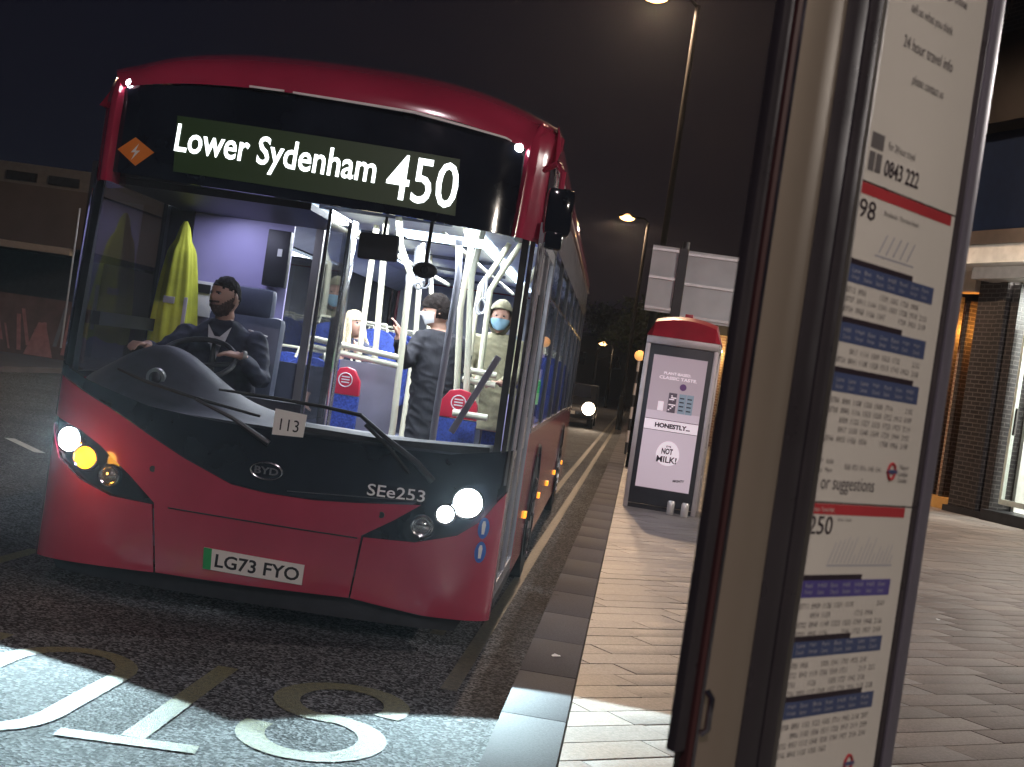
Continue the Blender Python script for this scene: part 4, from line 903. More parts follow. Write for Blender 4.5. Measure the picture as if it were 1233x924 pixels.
# hi-vis jacket hanging in the cab
def vest():
    rows = [(2.27, .010, .010), (2.23, .028, .02), (2.14, .045, .03), (2.09, .066, .05), (2.06, .072, .06), (1.93, .088, .065), (1.8, .10, .07), (1.66, .112, .075), (1.52, .120, .078), (1.42, .118, .07)]
    n = 60; vs = []; fs = []
    for j, (z, rx, ry) in enumerate(rows):
        for i in range(n):
            t = 2 * math.pi * i / n; f = 1 + (.10 * math.sin(6 * t + j * .12) + .07 * math.sin(13 * t + 1 + j * .05)) * min(1, j / 4) + .03 * noise.noise(Vector((t, z * 4, 0)))
            zz = z + (.025 * math.sin(3 * t) if j == len(rows) - 1 else 0)
            vs.append((-.045 + (2.27 - z) * .02 + rx * 1.22 * f * math.cos(t), ry * f * math.sin(t), zz))
    for j in range(len(rows) - 1):
        for i in range(n): fs.append((j * n + i, j * n + (i + 1) % n, (j + 1) * n + (i + 1) % n, (j + 1) * n + i))
    fs.append(tuple(range(n)))
    v = MB().add(vs, fs).build('hanging_jacket', HIVIS, None, smooth=True, angle=70)
    v.matrix_world = BMW @ Matrix.Translation((-1.07, 1.5, 0))
    tag(v, 'yellow hi-vis jacket hanging from a hook behind the driver', 'jacket')
    MB().box((-.06, -.078, 1.74), (.075, .012, .045)).build('reflective_patch', SILVER, v, bevel=.004)
    MB().box((.05, -.070, 1.62), (.025, .012, .3)).build('reflective_strip', SILVER, v, bevel=.004)
vest()

# ------------------------------------------------------------------ phone kiosk
K = thing('phone_kiosk', 'phone kiosk with red domed roof and a plant drink poster on its face', 'kiosk', (0.475, 17.6, .12), R(-5))
KPOST = mat('kiosk_pale_metal', (.55, .5, .48), .4, metal=.6, var=.1)
KROOF = mat('kiosk_red_roof', (.42, .02, .04), .35)
KD = mat('kiosk_dark_frame', (.03, .03, .035), .4)
kw, kd = .445, .44
for x in (-kw + .02, kw - .02):
    for y in (-kd + .02, kd - .02): MB().b2((x - .03, y - .03, 0), (x + .03, y + .03, 2.06)).build('corner_post', KPOST, K, bevel=.008)
MB().b2((-kw - .01, -kd - .01, 2.06), (kw + .01, kd + .01, 2.16)).build('lintel', KPOST, K, bevel=.012)
mb = MB(); vs = []; fs = []; nn = 14
for j in range(nn + 1):
    for i in range(nn + 1):
        a = -1 + 2 * i / nn; b_ = -1 + 2 * j / nn; e = max(abs(a), abs(b_))
        z = 2.16 + (.13 + .17 * (1 - .5 * (a * a + b_ * b_))) * (1 if e < .999 else 0)
        vs.append((a * (kw + .015 if e > .999 else kw), b_ * (kd + .015 if e > .999 else kd), z))
for j in range(nn):
    for i in range(nn): q = j * (nn + 1) + i; fs.append((q, q + 1, q + nn + 2, q + nn + 1))
mb.add(vs, fs).build('domed_roof', KROOF, K, smooth=True, angle=35)
MB().b2((-.05, -.05, 2.44), (.05, .05, 2.5)).build('roof_cap', KROOF, K, bevel=.01)
ap = MB().b2((-kw + .05, -kd - .015, .06), (kw - .05, -kd + .03, 2.055)).build('advert_panel', KD, K, bevel=.01)
def adimg():
    m, nt, b = nodes('poster_paper'); L = nt.links
    tc = nt.nodes.new('ShaderNodeTexCoord'); n = nt.nodes.new('ShaderNodeTexNoise'); n.inputs['Scale'].default_value = 2.5; L.new(tc.outputs['Object'], n.inputs['Vector'])
    r = nt.nodes.new('ShaderNodeValToRGB'); r.color_ramp.elements[0].color = (.42, .32, .36, 1); r.color_ramp.elements[1].color = (.5, .40, .43, 1); L.new(n.outputs['Fac'], r.inputs['Fac'])
    L.new(r.outputs['Color'], b.inputs['Base Color']); L.new(r.outputs['Color'], b.inputs['Emission Color']); b.inputs['Emission Strength'].default_value = .38; b.inputs['Roughness'].default_value = .3
    return m
POSTER = adimg()
PINKL = emis('poster_pale', (.58, .47, .52), .40); PINKT = emis('poster_pale_text', (.8, .68, .72), .5); INK = mat('poster_ink', (.03, .02, .03), .5); PUR = emis('poster_purple', (.10, .04, .12), .5)
CART1 = emis('poster_carton_dark', (.10, .07, .09), .3); CART2 = emis('poster_carton_blue', (.26, .32, .38), .3)
yp = -kd - .018
po = MB().b2((-.335, yp - .002, .27), (.335, yp + .004, 1.93)).build('poster', POSTER, ap)
kf = lambda o: (lambda x, z: (x, yp - .004 - o, z))
def quad(mb, x0, x1, z0, z1, y): mb.add([(x0, y, z0), (x1, y, z0), (x1, y, z1), (x0, y, z1)], [(0, 1, 2, 3)])
ps = bpy.data.objects['advert_panel']
def pq(name, x0, x1, z0, z1, m, o=0): mb = MB(); quad(mb, x0, x1, z0, z1, yp - .004 - o); return mb.build(name, m, ap)
pq('poster_field', -.333, .333, .275, 1.0, PINKL); pq('poster_shelf', -.333, .333, 1.14, 1.24, PINKL)
pq('poster_band', -.333, .333, 1.0, 1.135, PINKT, .001); pq('poster_rule', -.333, .333, 1.13, 1.136, INK, .002); pq('poster_rule', -.333, .333, .996, 1.002, INK, .002)
flat_print('poster_lettering', 'PLANT-BASED.', -.18, .16, 1.70, 1.735, kf(.002), PINKT, ap, bold=.03)
flat_print('poster_lettering', 'CLASSIC TASTE.', -.23, .24, 1.64, 1.68, kf(.002), PINKT, ap, bold=.03)
flat_print('poster_lettering', 'HONESTLY...', -.20, .24, 1.035, 1.095, kf(.003), INK, ap, bold=.05)
mb = MB(); mb.add([(.01 + .145 * math.cos(t), yp - .0065, .70 + .15 * math.sin(t) * (1.2 if math.sin(t) > 0 else .85)) for t in [2 * math.pi * k / 28 for k in range(28)]], [tuple(range(28))]); mb.build('poster_blob', PINKT, ap)
flat_print('poster_lettering', "IT'S", -.02, .04, .80, .825, kf(.004), INK, ap, bold=.04)
flat_print('poster_lettering', 'NOT', -.07, .07, .715, .79, kf(.004), INK, ap, bold=.04)
flat_print('poster_lettering', 'MILK!', -.12, .13, .61, .69, kf(.004), INK, ap, bold=.025)
flat_print('poster_lettering', 'MIGHTY', .12, .26, .385, .415, kf(.004), INK, ap, bold=.03, slope=.1)
mb = MB(); mb.add([(.08 + .042 * math.cos(t), yp - .006, 1.565 + .042 * math.sin(t)) for t in [2 * math.pi * k / 20 for k in range(20)]], [tuple(range(20))]); mb.build('poster_spot', PUR, ap)
pq('poster_glass', -.20, -.13, 1.245, 1.36, PINKT, .001); pq('poster_carton', -.08, .02, 1.235, 1.48, CART1, .001); pq('poster_carton', .05, .14, 1.235, 1.48, CART2, .001); pq('poster_carton', .145, .23, 1.235, 1.48, CART2, .0015)
mb = MB()
for k in range(9): quad(mb, -.07 + .02 * (k % 3), -.05 + .022 * (k % 4), 1.26 + .022 * k, 1.275 + .022 * k, yp - .0065)
mb.build('carton_print', PINKT, ap)
mb = MB()
for x in (.06, .155):
    for k in range(4): quad(mb, x, x + .055, 1.27 + .05 * k, 1.285 + .05 * k, yp - .0068)
mb.build('carton_print', INK, ap)
MB().b2((-kw + .05, -kd + .02, 0), (kw - .05, -kd + .05, .05)).build('base_rail', KD, K)
for s in (1, -1):
    sp_ = MB().b2((s * (kw - .02) - .008, -kd + .06, .1), (s * (kw - .02) + .008, kd - .06, 2.05)).build('side_pane', SGLASS, K)
    for z in (.45, .8, 1.15, 1.5, 1.85): MB().b2((s * (kw - .02) - .013, -kd + .06, z), (s * (kw - .02) + .013, kd - .06, z + .025)).build('glazing_bar', KPOST, sp_)
MB().b2((-kw + .05, kd - .04, .05), (kw - .05, kd - .02, 2.05)).build('back_panel', KD, K)
for x, y, lb in ((.57, 16.9, 'pale drinks can standing left of the second can by the kiosk foot'), (.74, 16.86, 'pale drinks can standing at the right foot of the kiosk')):
    c = MB().tube([(0, 0, 0), (0, 0, .008), (0, 0, .15), (0, 0, .17)], [.04, .046, .046, .036], 20).build('drinks_can', mat('pale_can', (.7, .66, .62), .35, metal=.5), None, smooth=True); c.location = (x, y, .121); tag(c, lb, 'can')

# ------------------------------------------------------------------ street furniture
GREYB = mat('sign_back_grey', (.62, .64, .66), .45, metal=.0, var=.12, scale=2)
DPOST = mat('dark_post_paint', (.03, .03, .032), .4)
T = thing('road_sign', 'large road sign seen from behind on a dark post above the kiosk', 'road sign', (.40, 23, .12))
MB().tube([(0, .04, 0), (0, .04, 4.0)], .06, 12).build('post', DPOST, T, smooth=True)
def sp(x0, x1, z0, z1, sl):
    mb = MB(); mb.add([(x0, 0, z0 - sl * x0), (x1, 0, z0 - sl * x1), (x1, 0, z1 - sl * x1), (x0, 0, z1 - sl * x0), (x0, .02, z0 - sl * x0), (x1, .02, z0 - sl * x1), (x1, .02, z1 - sl * x1), (x0, .02, z1 - sl * x0)], [(0, 1, 2, 3), (7, 6, 5, 4), (0, 4, 5, 1), (1, 5, 6, 2), (2, 6, 7, 3), (3, 7, 4, 0)])
    p = mb.build('sign_plate', GREYB, T)
    for z in (z0 + .06, (z0 + z1) / 2 + .02, z1 - .06):
        MB().box(((x0 + x1) / 2, -.02, z - sl * (x0 + x1) / 2 - .0), (x1 - x0, .035, .045)).build('stiffening_rail', mat('bright_rail', (.7, .7, .68), .35, metal=.5) if 'bright_rail' not in bpy.data.materials else bpy.data.materials['bright_rail'], p)
sp(-.54, -.10, 2.78, 3.88, .0); sp(.06, .92, 2.70, 3.86, .0)
MB().box((-.02, -.015, 3.28), (.14, .06, 1.2)).build('bracket', DPOST, T)
def lamp_post(x, y, h, reach, label, power, r=.07, col=(1.0, .69, .44)):
    t = thing('street_lamp', label, 'street lamp', (x, y, .12), 0, 'street lamps along the kerb')
    MB().tube([(0, 0, 0), (0, 0, 1.1), (0, 0, 1.12), (0, 0, h)], [.1, .1, r, .05], 12).build('post', mat('lamp_post_paint', (.012, .011, .010), .8, spec=.08) if 'lamp_post_paint' not in bpy.data.materials else bpy.data.materials['lamp_post_paint'], t, smooth=True)
    MB().tube([(0, 0, h - .05), (-reach * .3, 0, h + .1), (-reach, 0, h + .12)], [.04, .035, .03], 10).build('arm', bpy.data.materials['lamp_post_paint'], t, smooth=True)
    hd = MB().box((-reach - .25, 0, h + .12), (.6, .26, .10)).build('lantern', bpy.data.materials['lamp_post_paint'], t, bevel=.03)
    MB().ball((-reach - .25, 0, h + .07), (.25, .17, .12), 16, 8).build('lens', SODIUM, hd, smooth=True)
    if power: spot('street_light', (-reach - .25, 0, h - .02), (0, 0, -1), power, col, 178, .2, t, .12)
    return t
lamp_post(.02, 25.4, 8.6, .55, 'tall street lamp rising out of the picture behind the kiosk', 9000)
lamp_post(-.55, 45, 6.85, .45, 'street lamp glowing orange beyond the back of the bus', 5000)
lamp_post(-1.9, 80, 3.6, .4, 'smallest street lamp far down the road beside the kiosk', 900)
lamp_post(1.6, -9, 10.8, 1.2, 'unseen street lamp added behind the viewer to light the bus front', 6500, col=(1, .80, .86))  # added out of view as frontal light for the bus
lamp_post(6.2, -2.6, 5.2, .6, 'unseen low lamp added behind the viewer to light the timetable case', 1700, col=(1, .89, .78))  # added out of view, stands in for shopfront light on the timetable
lamp_post(10.5, 13, 6, .6, 'unseen lamp added on the right to brighten the wide pavement', 5000, col=(1, .92, .86))  # added out of view to lift the right-hand paving and the sign back
bb = thing('belisha_beacon', 'amber globe beacon on a striped pole beside the kiosk', 'beacon', (-.13, 30, .12))
for k in range(8): MB().tube([(0, 0, k * .26), (0, 0, k * .26 + .26)], .032, 12).build('pole_band', KPOST if k % 2 else BLACKP, bb, smooth=True)
MB().ball((0, 0, 2.17), .115, 20, 12).build('globe', emis('beacon_amber', (1, .5, .15), .8), bb, smooth=True)

# car following behind the bus
CARP = mat('dark_car_paint', (.008, .008, .01), .35)
CR = thing('car', 'dark car with glaring headlights approaching behind the bus', 'car', (-2.28, 45, 0))
pr = [(-.0, .30), (-.02, .55), (.05, .78), (.9, .95), (1.6, 1.40), (2.9, 1.44), (3.7, 1.05), (4.2, .95), (4.25, .35)]
mb = MB(); k = len(pr); mb.add([(-.85, y, z) for y, z in pr] + [(.85, y, z) for y, z in pr], [tuple(range(k)), tuple(range(k, 2 * k))[::-1]] + [(i, (i + 1) % k, k + (i + 1) % k, k + i) for i in range(k)])
mb.build('body', CARP, CR, bevel=.06)
mb = MB(); mb.add([(-.68, .98, .985), (.68, .98, .985), (.60, 1.54, 1.375), (-.60, 1.54, 1.375)], [(0, 1, 2, 3)]); mb.v = [(x, y - .03, z + .02) for x, y, z in mb.v]; mb.build('windscreen', BLK, CR)
for s in (1, -1):
    MB().disc((s * .68, -.02, .66), .21, 20, depth=.05, dome=.03).build('headlight', WARMW, CR, smooth=True)
    spot('car_beam', (s * .68, -.12, .66), (0.0, -1, -.10), 160, (1, .8, .6), 60, .4, CR, .08)
    for y in (.8, 3.4):
        wl = MB().tube([(s * .86, y, .32), (s * .66, y, .32)], .32, 24).build('wheel', RUB, CR, smooth=True); MB().disc((s * .865, y, .32), .19, 16, axis=(s, 0, 0), depth=.01).build('rim', STEEL, wl)
MB().b2((-.26, -.045, .42), (.26, -.035, .53)).build('number_plate', PLATE, CR)

# ------------------------------------------------------------------ shop on the right
def brickmat(name, c1, c2, mortar, sx=.225, sy=.075):
    m, nt, b = nodes(name); L = nt.links
    tc = nt.nodes.new('ShaderNodeTexCoord'); mp = nt.nodes.new('ShaderNodeMapping'); sx_ = nt.nodes.new('ShaderNodeSeparateXYZ'); cb_ = nt.nodes.new('ShaderNodeCombineXYZ')
    L.new(tc.outputs['Object'], sx_.inputs[0]); ad = nt.nodes.new('ShaderNodeMath'); ad.operation = 'ADD'; L.new(sx_.outputs[0], ad.inputs[0]); L.new(sx_.outputs[1], ad.inputs[1])
    L.new(ad.outputs[0], cb_.inputs[0]); L.new(sx_.outputs[2], cb_.inputs[1])
    br = nt.nodes.new('ShaderNodeTexBrick'); br.inputs['Scale'].default_value = 1; br.inputs['Brick Width'].default_value = sx * 1.1; br.inputs['Row Height'].default_value = sy * 1.1; br.inputs['Mortar Size'].default_value = .009
    br.inputs['Color1'].default_value = (*c1, 1); br.inputs['Color2'].default_value = (*c2, 1); br.inputs['Mortar'].default_value = (*mortar, 1)
    L.new(cb_.outputs[0], br.inputs['Vector']); L.new(br.outputs['Color'], b.inputs['Base Color']); b.inputs['Roughness'].default_value = .45
    bp = nt.nodes.new('ShaderNodeBump'); bp.invert = True; bp.inputs['Distance'].default_value = .01; L.new(br.outputs['Fac'], bp.inputs['Height']); L.new(bp.outputs[0], b.inputs['Normal'])
    return m
BRK = brickmat('dark_glazed_brick', (.014, .012, .014), (.028, .023, .024), (.085, .08, .078))
BRK2 = brickmat('orange_lit_brick', (.2, .12, .09), (.28, .17, .12), (.42, .36, .3))  # lit copy of the brick, warm lamplight put into its colours
SH = thing('shop_building', 'dark brick shopfront with white soffit, blue fascia and a lit glass door', 'building', (6.11, 26.93, .12), R(-65))
# local x runs along the facade towards the viewer, y points into the building
def sb_(name, a, b_, m, par=None, bevel=0): return MB().b2(a, b_).build(name, m, par or SH, bevel=bevel)
sb_('brick_pier', (0, 0, .12), (.60, .5, 4.5), BRK); sb_('brick_pier', (.66, -.06, .12), (.86, .5, 4.5), BRK); sb_('brick_pier', (.92, .02, .12), (1.14, .5, 4.5), BRK)
sb_('pier_backing', (.6, .1, 0), (.92, .5, 4.5), SATIN)
sb_('plinth', (-.03, -.1, 0), (1.2, .5, .118), SATIN); sb_('door_step', (1.2, -.2, 0), (5, .5, .2), SATIN)
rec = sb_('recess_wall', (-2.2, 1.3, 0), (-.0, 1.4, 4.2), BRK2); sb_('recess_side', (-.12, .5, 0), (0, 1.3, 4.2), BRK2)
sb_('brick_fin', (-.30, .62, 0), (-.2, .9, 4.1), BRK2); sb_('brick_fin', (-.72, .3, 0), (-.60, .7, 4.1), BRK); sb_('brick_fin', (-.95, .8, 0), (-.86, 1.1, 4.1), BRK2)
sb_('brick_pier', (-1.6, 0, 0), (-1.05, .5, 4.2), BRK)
sb_('recess_kerb', (-1.05, .1, 0), (-.05, .5, .22), mat('orange_lit_kerb', (.5, .3, .1), .5))  # orange lamplight put into the kerb's base colour
FR = mat('pale_door_frame', (.6, .66, .6), .4); dw = sb_('glass_door', (1.26, .12, .32), (1.32, .2, 3.6), FR)
for p_, q_ in (((1.32, .12, 3.5), (2.6, .2, 3.6)), ((1.32, .12, .32), (2.6, .2, .42)), ((2.6, .12, .32), (2.66, .2, 3.6)), ((1.95, .12, .42), (2.0, .2, 3.5))): sb_('door_frame', p_, q_, FR, dw)
sb_('door_pane', (1.32, .155, .42), (1.95, .16, 3.5), CGLASS, dw); sb_('door_pane', (2.0, .155, .42), (2.6, .16, 3.5), CGLASS, dw)
sb_('door_handle', (1.42, .06, 1.6), (1.47, .1, 2.1), CHR, dw)
WALLI = mat('shop_inside_white', (.75, .74, .70), .6)
sb_('interior_wall', (1.2, 2.6, .2), (5, 2.7, 4.4), WALLI); sb_('interior_floor', (1.2, .5, .15), (5, 2.6, .21), WALLI); sb_('interior_wall', (1.16, .5, .2), (1.24, 2.6, 4.4), WALLI); sb_('interior_ceiling', (1.2, .3, 4.4), (5, 2.7, 4.5), WALLI)
for k in range(4): sb_('shelf', (1.6, 2.2, .9 + .7 * k), (4.5, 2.55, .94 + .7 * k), WALLI)
sb_('wall', (2.7, .1, .2), (6, .4, 4.5), BRK)
area('shop_ceiling_light', (2.6, 1.4, 4.35), (0, 0, -1), 600, (.96, 1, .92), 1.5, 1.2, SH)
sb_('ceiling_light', (2.0, 1.1, 4.36), (3.2, 1.5, 4.39), emis('shop_tube_lit', (1, .96, .88), 3), SH)
sb_('soffit', (-2.2, -.9, 4.62), (7, .5, 4.95), mat('white_soffit', (.6, .58, .55), .5)); sb_('soffit_return', (-2.2, -.1, 4.22), (-.02, .2, 4.62), mat('beige_panel', (.4, .34, .28), .6)); sb_('shutter_box', (.35, -.5, 4.4), (7, 0, 4.618), mat('grey_shutter_box', (.5, .48, .47), .5))
sb_('fascia', (-2.2, -.95, 5.2), (7, .5, 7.0), mat('blue_fascia', (.003, .010, .035), .8, spec=.1)); sb_('fascia_trim', (-2.2, -.97, 4.95), (7, .4, 5.2), mat('brown_trim', (.05, .035, .03), .5))
sb_('upper_overhang', (-2.2, -1.5, 7.0), (7, .5, 8.6), mat('brown_cladding', (.010, .008, .008), .8, spec=.1)); sb_('upper_wall', (-2.2, -.2, 8.6), (7, .5, 14), BRK)
for x in (-1.5, 1.0, 3.5): sb_('window', (x, -.22, 9.5), (x + 1.4, -.19, 11.5), BLK)
sb_('core', (-2.2, 2.8, 0), (7, 9, 14), BRK)
point('recess_light', (-.5, 1.0, 3.6), 150, (1.0, .38, .06), .08, SH); MB().ball((-.5, 1.0, 3.75), .06, 12, 8).build('recess_lamp', emis('orange_lamp_lit', (1, .45, .1), 8), SH)
area('soffit_light', (2.5, -.5, 4.58), (-.2, -.9, -1), 380, (1, .93, .84), 4, .5, SH)
area('soffit_light', (1.2, -1.4, 4.5), (-.1, .6, .5), 5, (1, .93, .82), 3, .3, SH)
# far lit brick wall with a poster seen beside the kiosk
FW = thing('brick_shop', 'warmly lit brick shop wall with a small poster far behind the kiosk', 'building', (2.2, 42, .12))
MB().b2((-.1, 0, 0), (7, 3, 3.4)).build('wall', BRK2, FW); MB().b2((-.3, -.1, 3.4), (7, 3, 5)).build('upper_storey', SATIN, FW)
MB().b2((.15, -.05, .9), (.75, -.01, 1.9)).build('poster', PLATE, FW); MB().ball((-.02, -.4, 2.9), .07, 12, 8).build('wall_lamp', emis('wall_lamp_lit', (1, .7, .35), 20), FW)
point('wall_light', (.2, -.6, 2.8), 60, (1, .62, .2), .1, FW)
for x, y, w_, h_, zz in ((14, 60, 10, 9, 0), (6, 95, 14, 7, 0), (-4, 140, 16, 6, 0), (-24, 120, 16, 8, 0)):
    Bd = thing('far_building', {14: 'dark block beyond the brick shop', 6: 'low dark building past the far lamp', -4: 'unlit building closing the end of the road', -24: 'unlit building far up the left side of the road'}[x], 'building', (x, y, 0))
    MB().b2((-w_ / 2, 0, 0), (w_ / 2, 10, h_)).build('wall', mat('dark_render', (.06, .055, .05), .8) if 'dark_render' not in bpy.data.materials else bpy.data.materials['dark_render'], Bd); MB().b2((-w_ / 2 - .2, -.2, h_), (w_ / 2 + .2, 10.2, h_ + .3)).build('roof', SATIN, Bd)
    for k in range(4): MB().b2((-w_ / 2 + 1 + k * w_ / 4.3, -.03, h_ * .5), (-w_ / 2 + 2.2 + k * w_ / 4.3, -.01, h_ * .5 + 1.3)).build('window', BLK, Bd)
# trees far along the road
BARK = mat('bark', (.06, .045, .035), .9, var=.3, bump=.5); LEAF = mat('dark_foliage', (.05, .065, .03), .8, var=.4, scale=2)
def tree(x, y, h, label, sd):
    rr = random.Random(sd); t = thing('tree', label, 'tree', (x, y, 0))
    mb = MB(); tips = []
    mb.tube([(0, 0, 0), (.05, 0, h * .3), (0, .05, h * .5)], [.16, .12, .09], 8)
    def br(p, d, L_, r, n):
        q = p + d * L_; mb.tube([p, (p + q) / 2 + Vector((rr.uniform(-.05, .05), rr.uniform(-.05, .05), 0)) * L_, q], [r, r * .8, r * .55], 5)
        tips.append(q)
        if n:
            for _ in range(3): br(q, (d + Vector((rr.uniform(-.8, .8), rr.uniform(-.8, .8), rr.uniform(-.2, .6)))).normalized(), L_ * .68, r * .55, n - 1)
    for _ in range(6): br(Vector((0, 0, h * rr.uniform(.3, .5))), Vector((rr.uniform(-.8, .8), rr.uniform(-.8, .8), rr.uniform(.4, 1))).normalized(), h * .2, .06, 3)
    mb.build('trunk', BARK, t, smooth=True)
    lf = MB()
    for p in tips:
        for _ in range(14):
            c = p + Vector((rr.gauss(0, .3), rr.gauss(0, .3), rr.gauss(0, .22))); a = Vector((rr.uniform(-1, 1), rr.uniform(-1, 1), rr.uniform(-1, 1))).normalized() * .09; b_ = a.cross(Vector((rr.uniform(-1, 1), rr.uniform(-1, 1), rr.uniform(-1, 1)))).normalized() * .06
            lf.add([c - a, c + b_, c + a, c - b_], [(0, 1, 2, 3)])
    lf.build('crown', LEAF, t)
tree(.9, 62, 6.5, 'dark tree beyond the beacon near the kiosk', 3); tree(-3.9, 110, 8, 'dark tree far up the road behind the car', 5)
tree(-17.5, 48, 4.2, 'dark tree beside the painted hoarding across the road', 8)

# ------------------------------------------------------------------ across the road on the left
LB = thing('concrete_building', 'dark overhanging concrete block across the road', 'building', (-17.5, 37, 0))
CONC = mat('dim_concrete', (.085, .07, .07), .85, var=.12, scale=1.2); CONC2 = mat('grey_parapet', (.13, .125, .125), .8)
MB().b2((-9, 0, 3.15), (1.55, 9, 4.75)).build('upper_storey', CONC, LB); MB().b2((-9, .15, 4.75), (1.75, 9, 5.35)).build('roof_parapet', CONC2, LB)
MB().b2((-9, .0, 2.95), (1.2, .3, 3.14)).build('edge_beam', mat('pale_beam', (.3, .27, .25), .6), LB); MB().b2((-9, 2.5, 0), (1.2, 9, 2.95)).build('ground_storey', SATIN, LB)
for k in range(8): MB().b2((-8.5 + k * 1.25, .1, 4.85), (-7.6 + k * 1.25, .16, 5.1)).build('vent_slot', SATIN, LB)
HB = thing('mural_hoarding', 'low hoarding painted with a pink and orange mural across the road', 'hoarding', (-18.5, 34.6, .12))
MURB = mat('mural_base', (.09, .055, .05), .8, var=.3, scale=2); P1 = mat('mural_pink', (.26, .11, .10), .8, var=.2); P2 = mat('mural_orange', (.30, .12, .04), .8); P3 = mat('mural_grey', (.12, .12, .13), .8)
MB().b2((-8, 0, 0), (4.0, .12, 1.55)).build('boards', MURB, HB)
rr = random.Random(2)
for k in range(26):
    x = -2.6 + k * .24; h_ = rr.uniform(.5, 1.1); z0 = rr.uniform(.1, .4); a = rr.uniform(-.25, .25); w_ = rr.uniform(.05, .13)
    MB().add([(x, -.005 - k * .0004, z0), (x + w_, -.005 - k * .0004, z0), (x + w_ + a, -.005 - k * .0004, z0 + h_), (x + a, -.005 - k * .0004, z0 + h_)], [(0, 1, 2, 3)]).build('painted_stroke', rr.choice([P1, P1, P2, P3]), HB)
MB().add([(2.4, -.02, .02), (3.2, -.02, .02), (2.9, -.02, .9), (2.7, -.02, .9)], [(0, 1, 2, 3)]).build('painted_shape', P1, HB)
point('far_left_glow_unused', (0, 0, -5), 0, (1, 1, 1)) if False else None
lamp_post(-13.6, 20, 7.5, -.8, 'street lamp across the road out of the picture on the left', 500)

# ------------------------------------------------------------------ bus stop with timetable case, close on the right
d = Vector((.62456, .78098, 0)); nrm = Vector((.78098, -.62456, 0))   # nrm points away from the road
P0 = Vector((.16645, 1.22122, 0))
ST = thing('bus_stop', 'bus stop post with steel face and glazed timetable case close to the viewer', 'bus stop', (P0.x, P0.y, .12), math.atan2(d.y, d.x))
# local: x along the case, -y towards the viewer, z up (world z = local + .12)
SZ = .12
DF = mat('anodised_dark_frame', (.07, .063, .07), .32, metal=.5, var=.15, scale=8, rvar=.08)
def sbx(name, a, b_, m, bevel=0, par=None): return MB().b2((a[0], a[1], a[2] - SZ), (b_[0], b_[1], b_[2] - SZ)).build(name, m, par or ST, bevel=bevel)
def strip(name, pts, z0, z1, m):   # thin upright following a plan outline
    k = len(pts); mb = MB().add([(x, y, z0 - SZ) for x, y in pts] + [(x, y, z1 - SZ) for x, y in pts], [tuple(range(k)), tuple(range(k, 2 * k))[::-1]] + [(i, (i + 1) % k, k + (i + 1) % k, k + i) for i in range(k)])
    return mb.build(name, m, ST, smooth=True, angle=30)
sbx('side_fin', (-.157, .0, 1.335), (-.142, .010, 2.9), DF, .003)
strip('edge_channel', [(-.1405, .006), (-.140, -.001), (-.137, -.003), (-.1345, -.001), (-.134, .006)], .12, 2.9, mat('red_brown_gasket', (.05, .018, .018), .4))
strip('bright_edge', [(-.1335, .006), (-.133, -.001), (-.1315, -.003), (-.1295, -.001), (-.129, .006)], .12, 2.9, CHR)
STEELF = mat('satin_steel_face', (.33, .28, .22), .36, metal=.5, var=.05, scale=4)
strip('steel_face', [(-.1285, .02), (-.1285, -.001), (-.118, -.0035), (-.10, -.0045), (-.084, -.0035), (-.070, -.001), (-.0685, .02)], .12, 2.9, STEELF)
sbx('case_frame', (-.068, -.001, .9), (-.036, .03, 2.5), DF, .002); sbx('case_frame', (-.0345, -.002, .9), (-.013, .03, 2.5), DF, .003)
sbx('case_lip', (-.0125, -.001, .92), (-.0045, .009, 2.48), STEEL, .001)
sbx('case_frame', (.184, -.004, .9), (.205, .03, 2.5), mat('pale_anodised_frame', (.22, .21, .25), .35, metal=.5), .003); sbx('case_lip', (.1805, -.002, .92), (.1835, .01, 2.48), DF, .001)
sbx('case_back', (-.03, .012, .9), (.195, .03, 2.5), DF)
sbx('case_frame', (-.06, -.02, 2.5), (.2, .03, 2.53), DF); sbx('case_frame', (-.06, -.02, .87), (.2, .03, .9), DF)
MB().tube([(-.131, -.004, 1.385 - SZ), (-.130, -.009, 1.38 - SZ), (-.130, -.009, 1.355 - SZ), (-.131, -.004, 1.35 - SZ)], .003, 8).build('latch', CHR, ST, smooth=True)
# curved glazing in front of the paper
mb = MB(); n = 16; vs = []; fs = []
for i in range(n + 1):
    t = i / n; x = -.0035 + .1835 * t; y = .0005 - .004 * math.sin(math.pi * t)
    vs += [(x, y, .92 - SZ), (x, y, 2.48 - SZ)]
for i in range(n): fs.append((2 * i, 2 * i + 2, 2 * i + 3, 2 * i + 1))
mb.add(vs, fs).build('case_glazing', glass('curved_perspex', (.96, .96, .95), 1.6, .05), ST, smooth=True, angle=80)
PAPER = mat('timetable_paper', (.78, .75, .68), .6, var=.04, scale=5); TBLUE = mat('timetable_blue', (.07, .10, .22), .6, var=.1); TRED = mat('timetable_red', (.5, .04, .05), .6); TGREY = mat('timetable_grey_ink', (.16, .15, .15), .6); TPUR = mat('timetable_purple', (.10, .08, .32), .6); TPALE = mat('timetable_pale_ink', (.45, .46, .52), .6)
YP = .0035
def sheet_(z0, z1): return sbx('timetable_sheet', (-.03, YP - .0005, z0 + .0008), (.1795, YP + .0005, z1 - .0008), PAPER)
def sq(mb, x0, x1, z0, z1, o=.0008): mb.add([(x0, YP - o, z0 - SZ), (x1, YP - o, z0 - SZ), (x1, YP - o, z1 - SZ), (x0, YP - o, z1 - SZ)], [(0, 1, 2, 3)])
sf = lambda o: (lambda x, z: (x, YP - o, z - SZ))
def sprint(body, x0, x1, z0, z1, m, par, bold=0.0, o=.0012): return flat_print('printed_text', body, x0, x1, z0, z1, sf(o), m, par, bold)
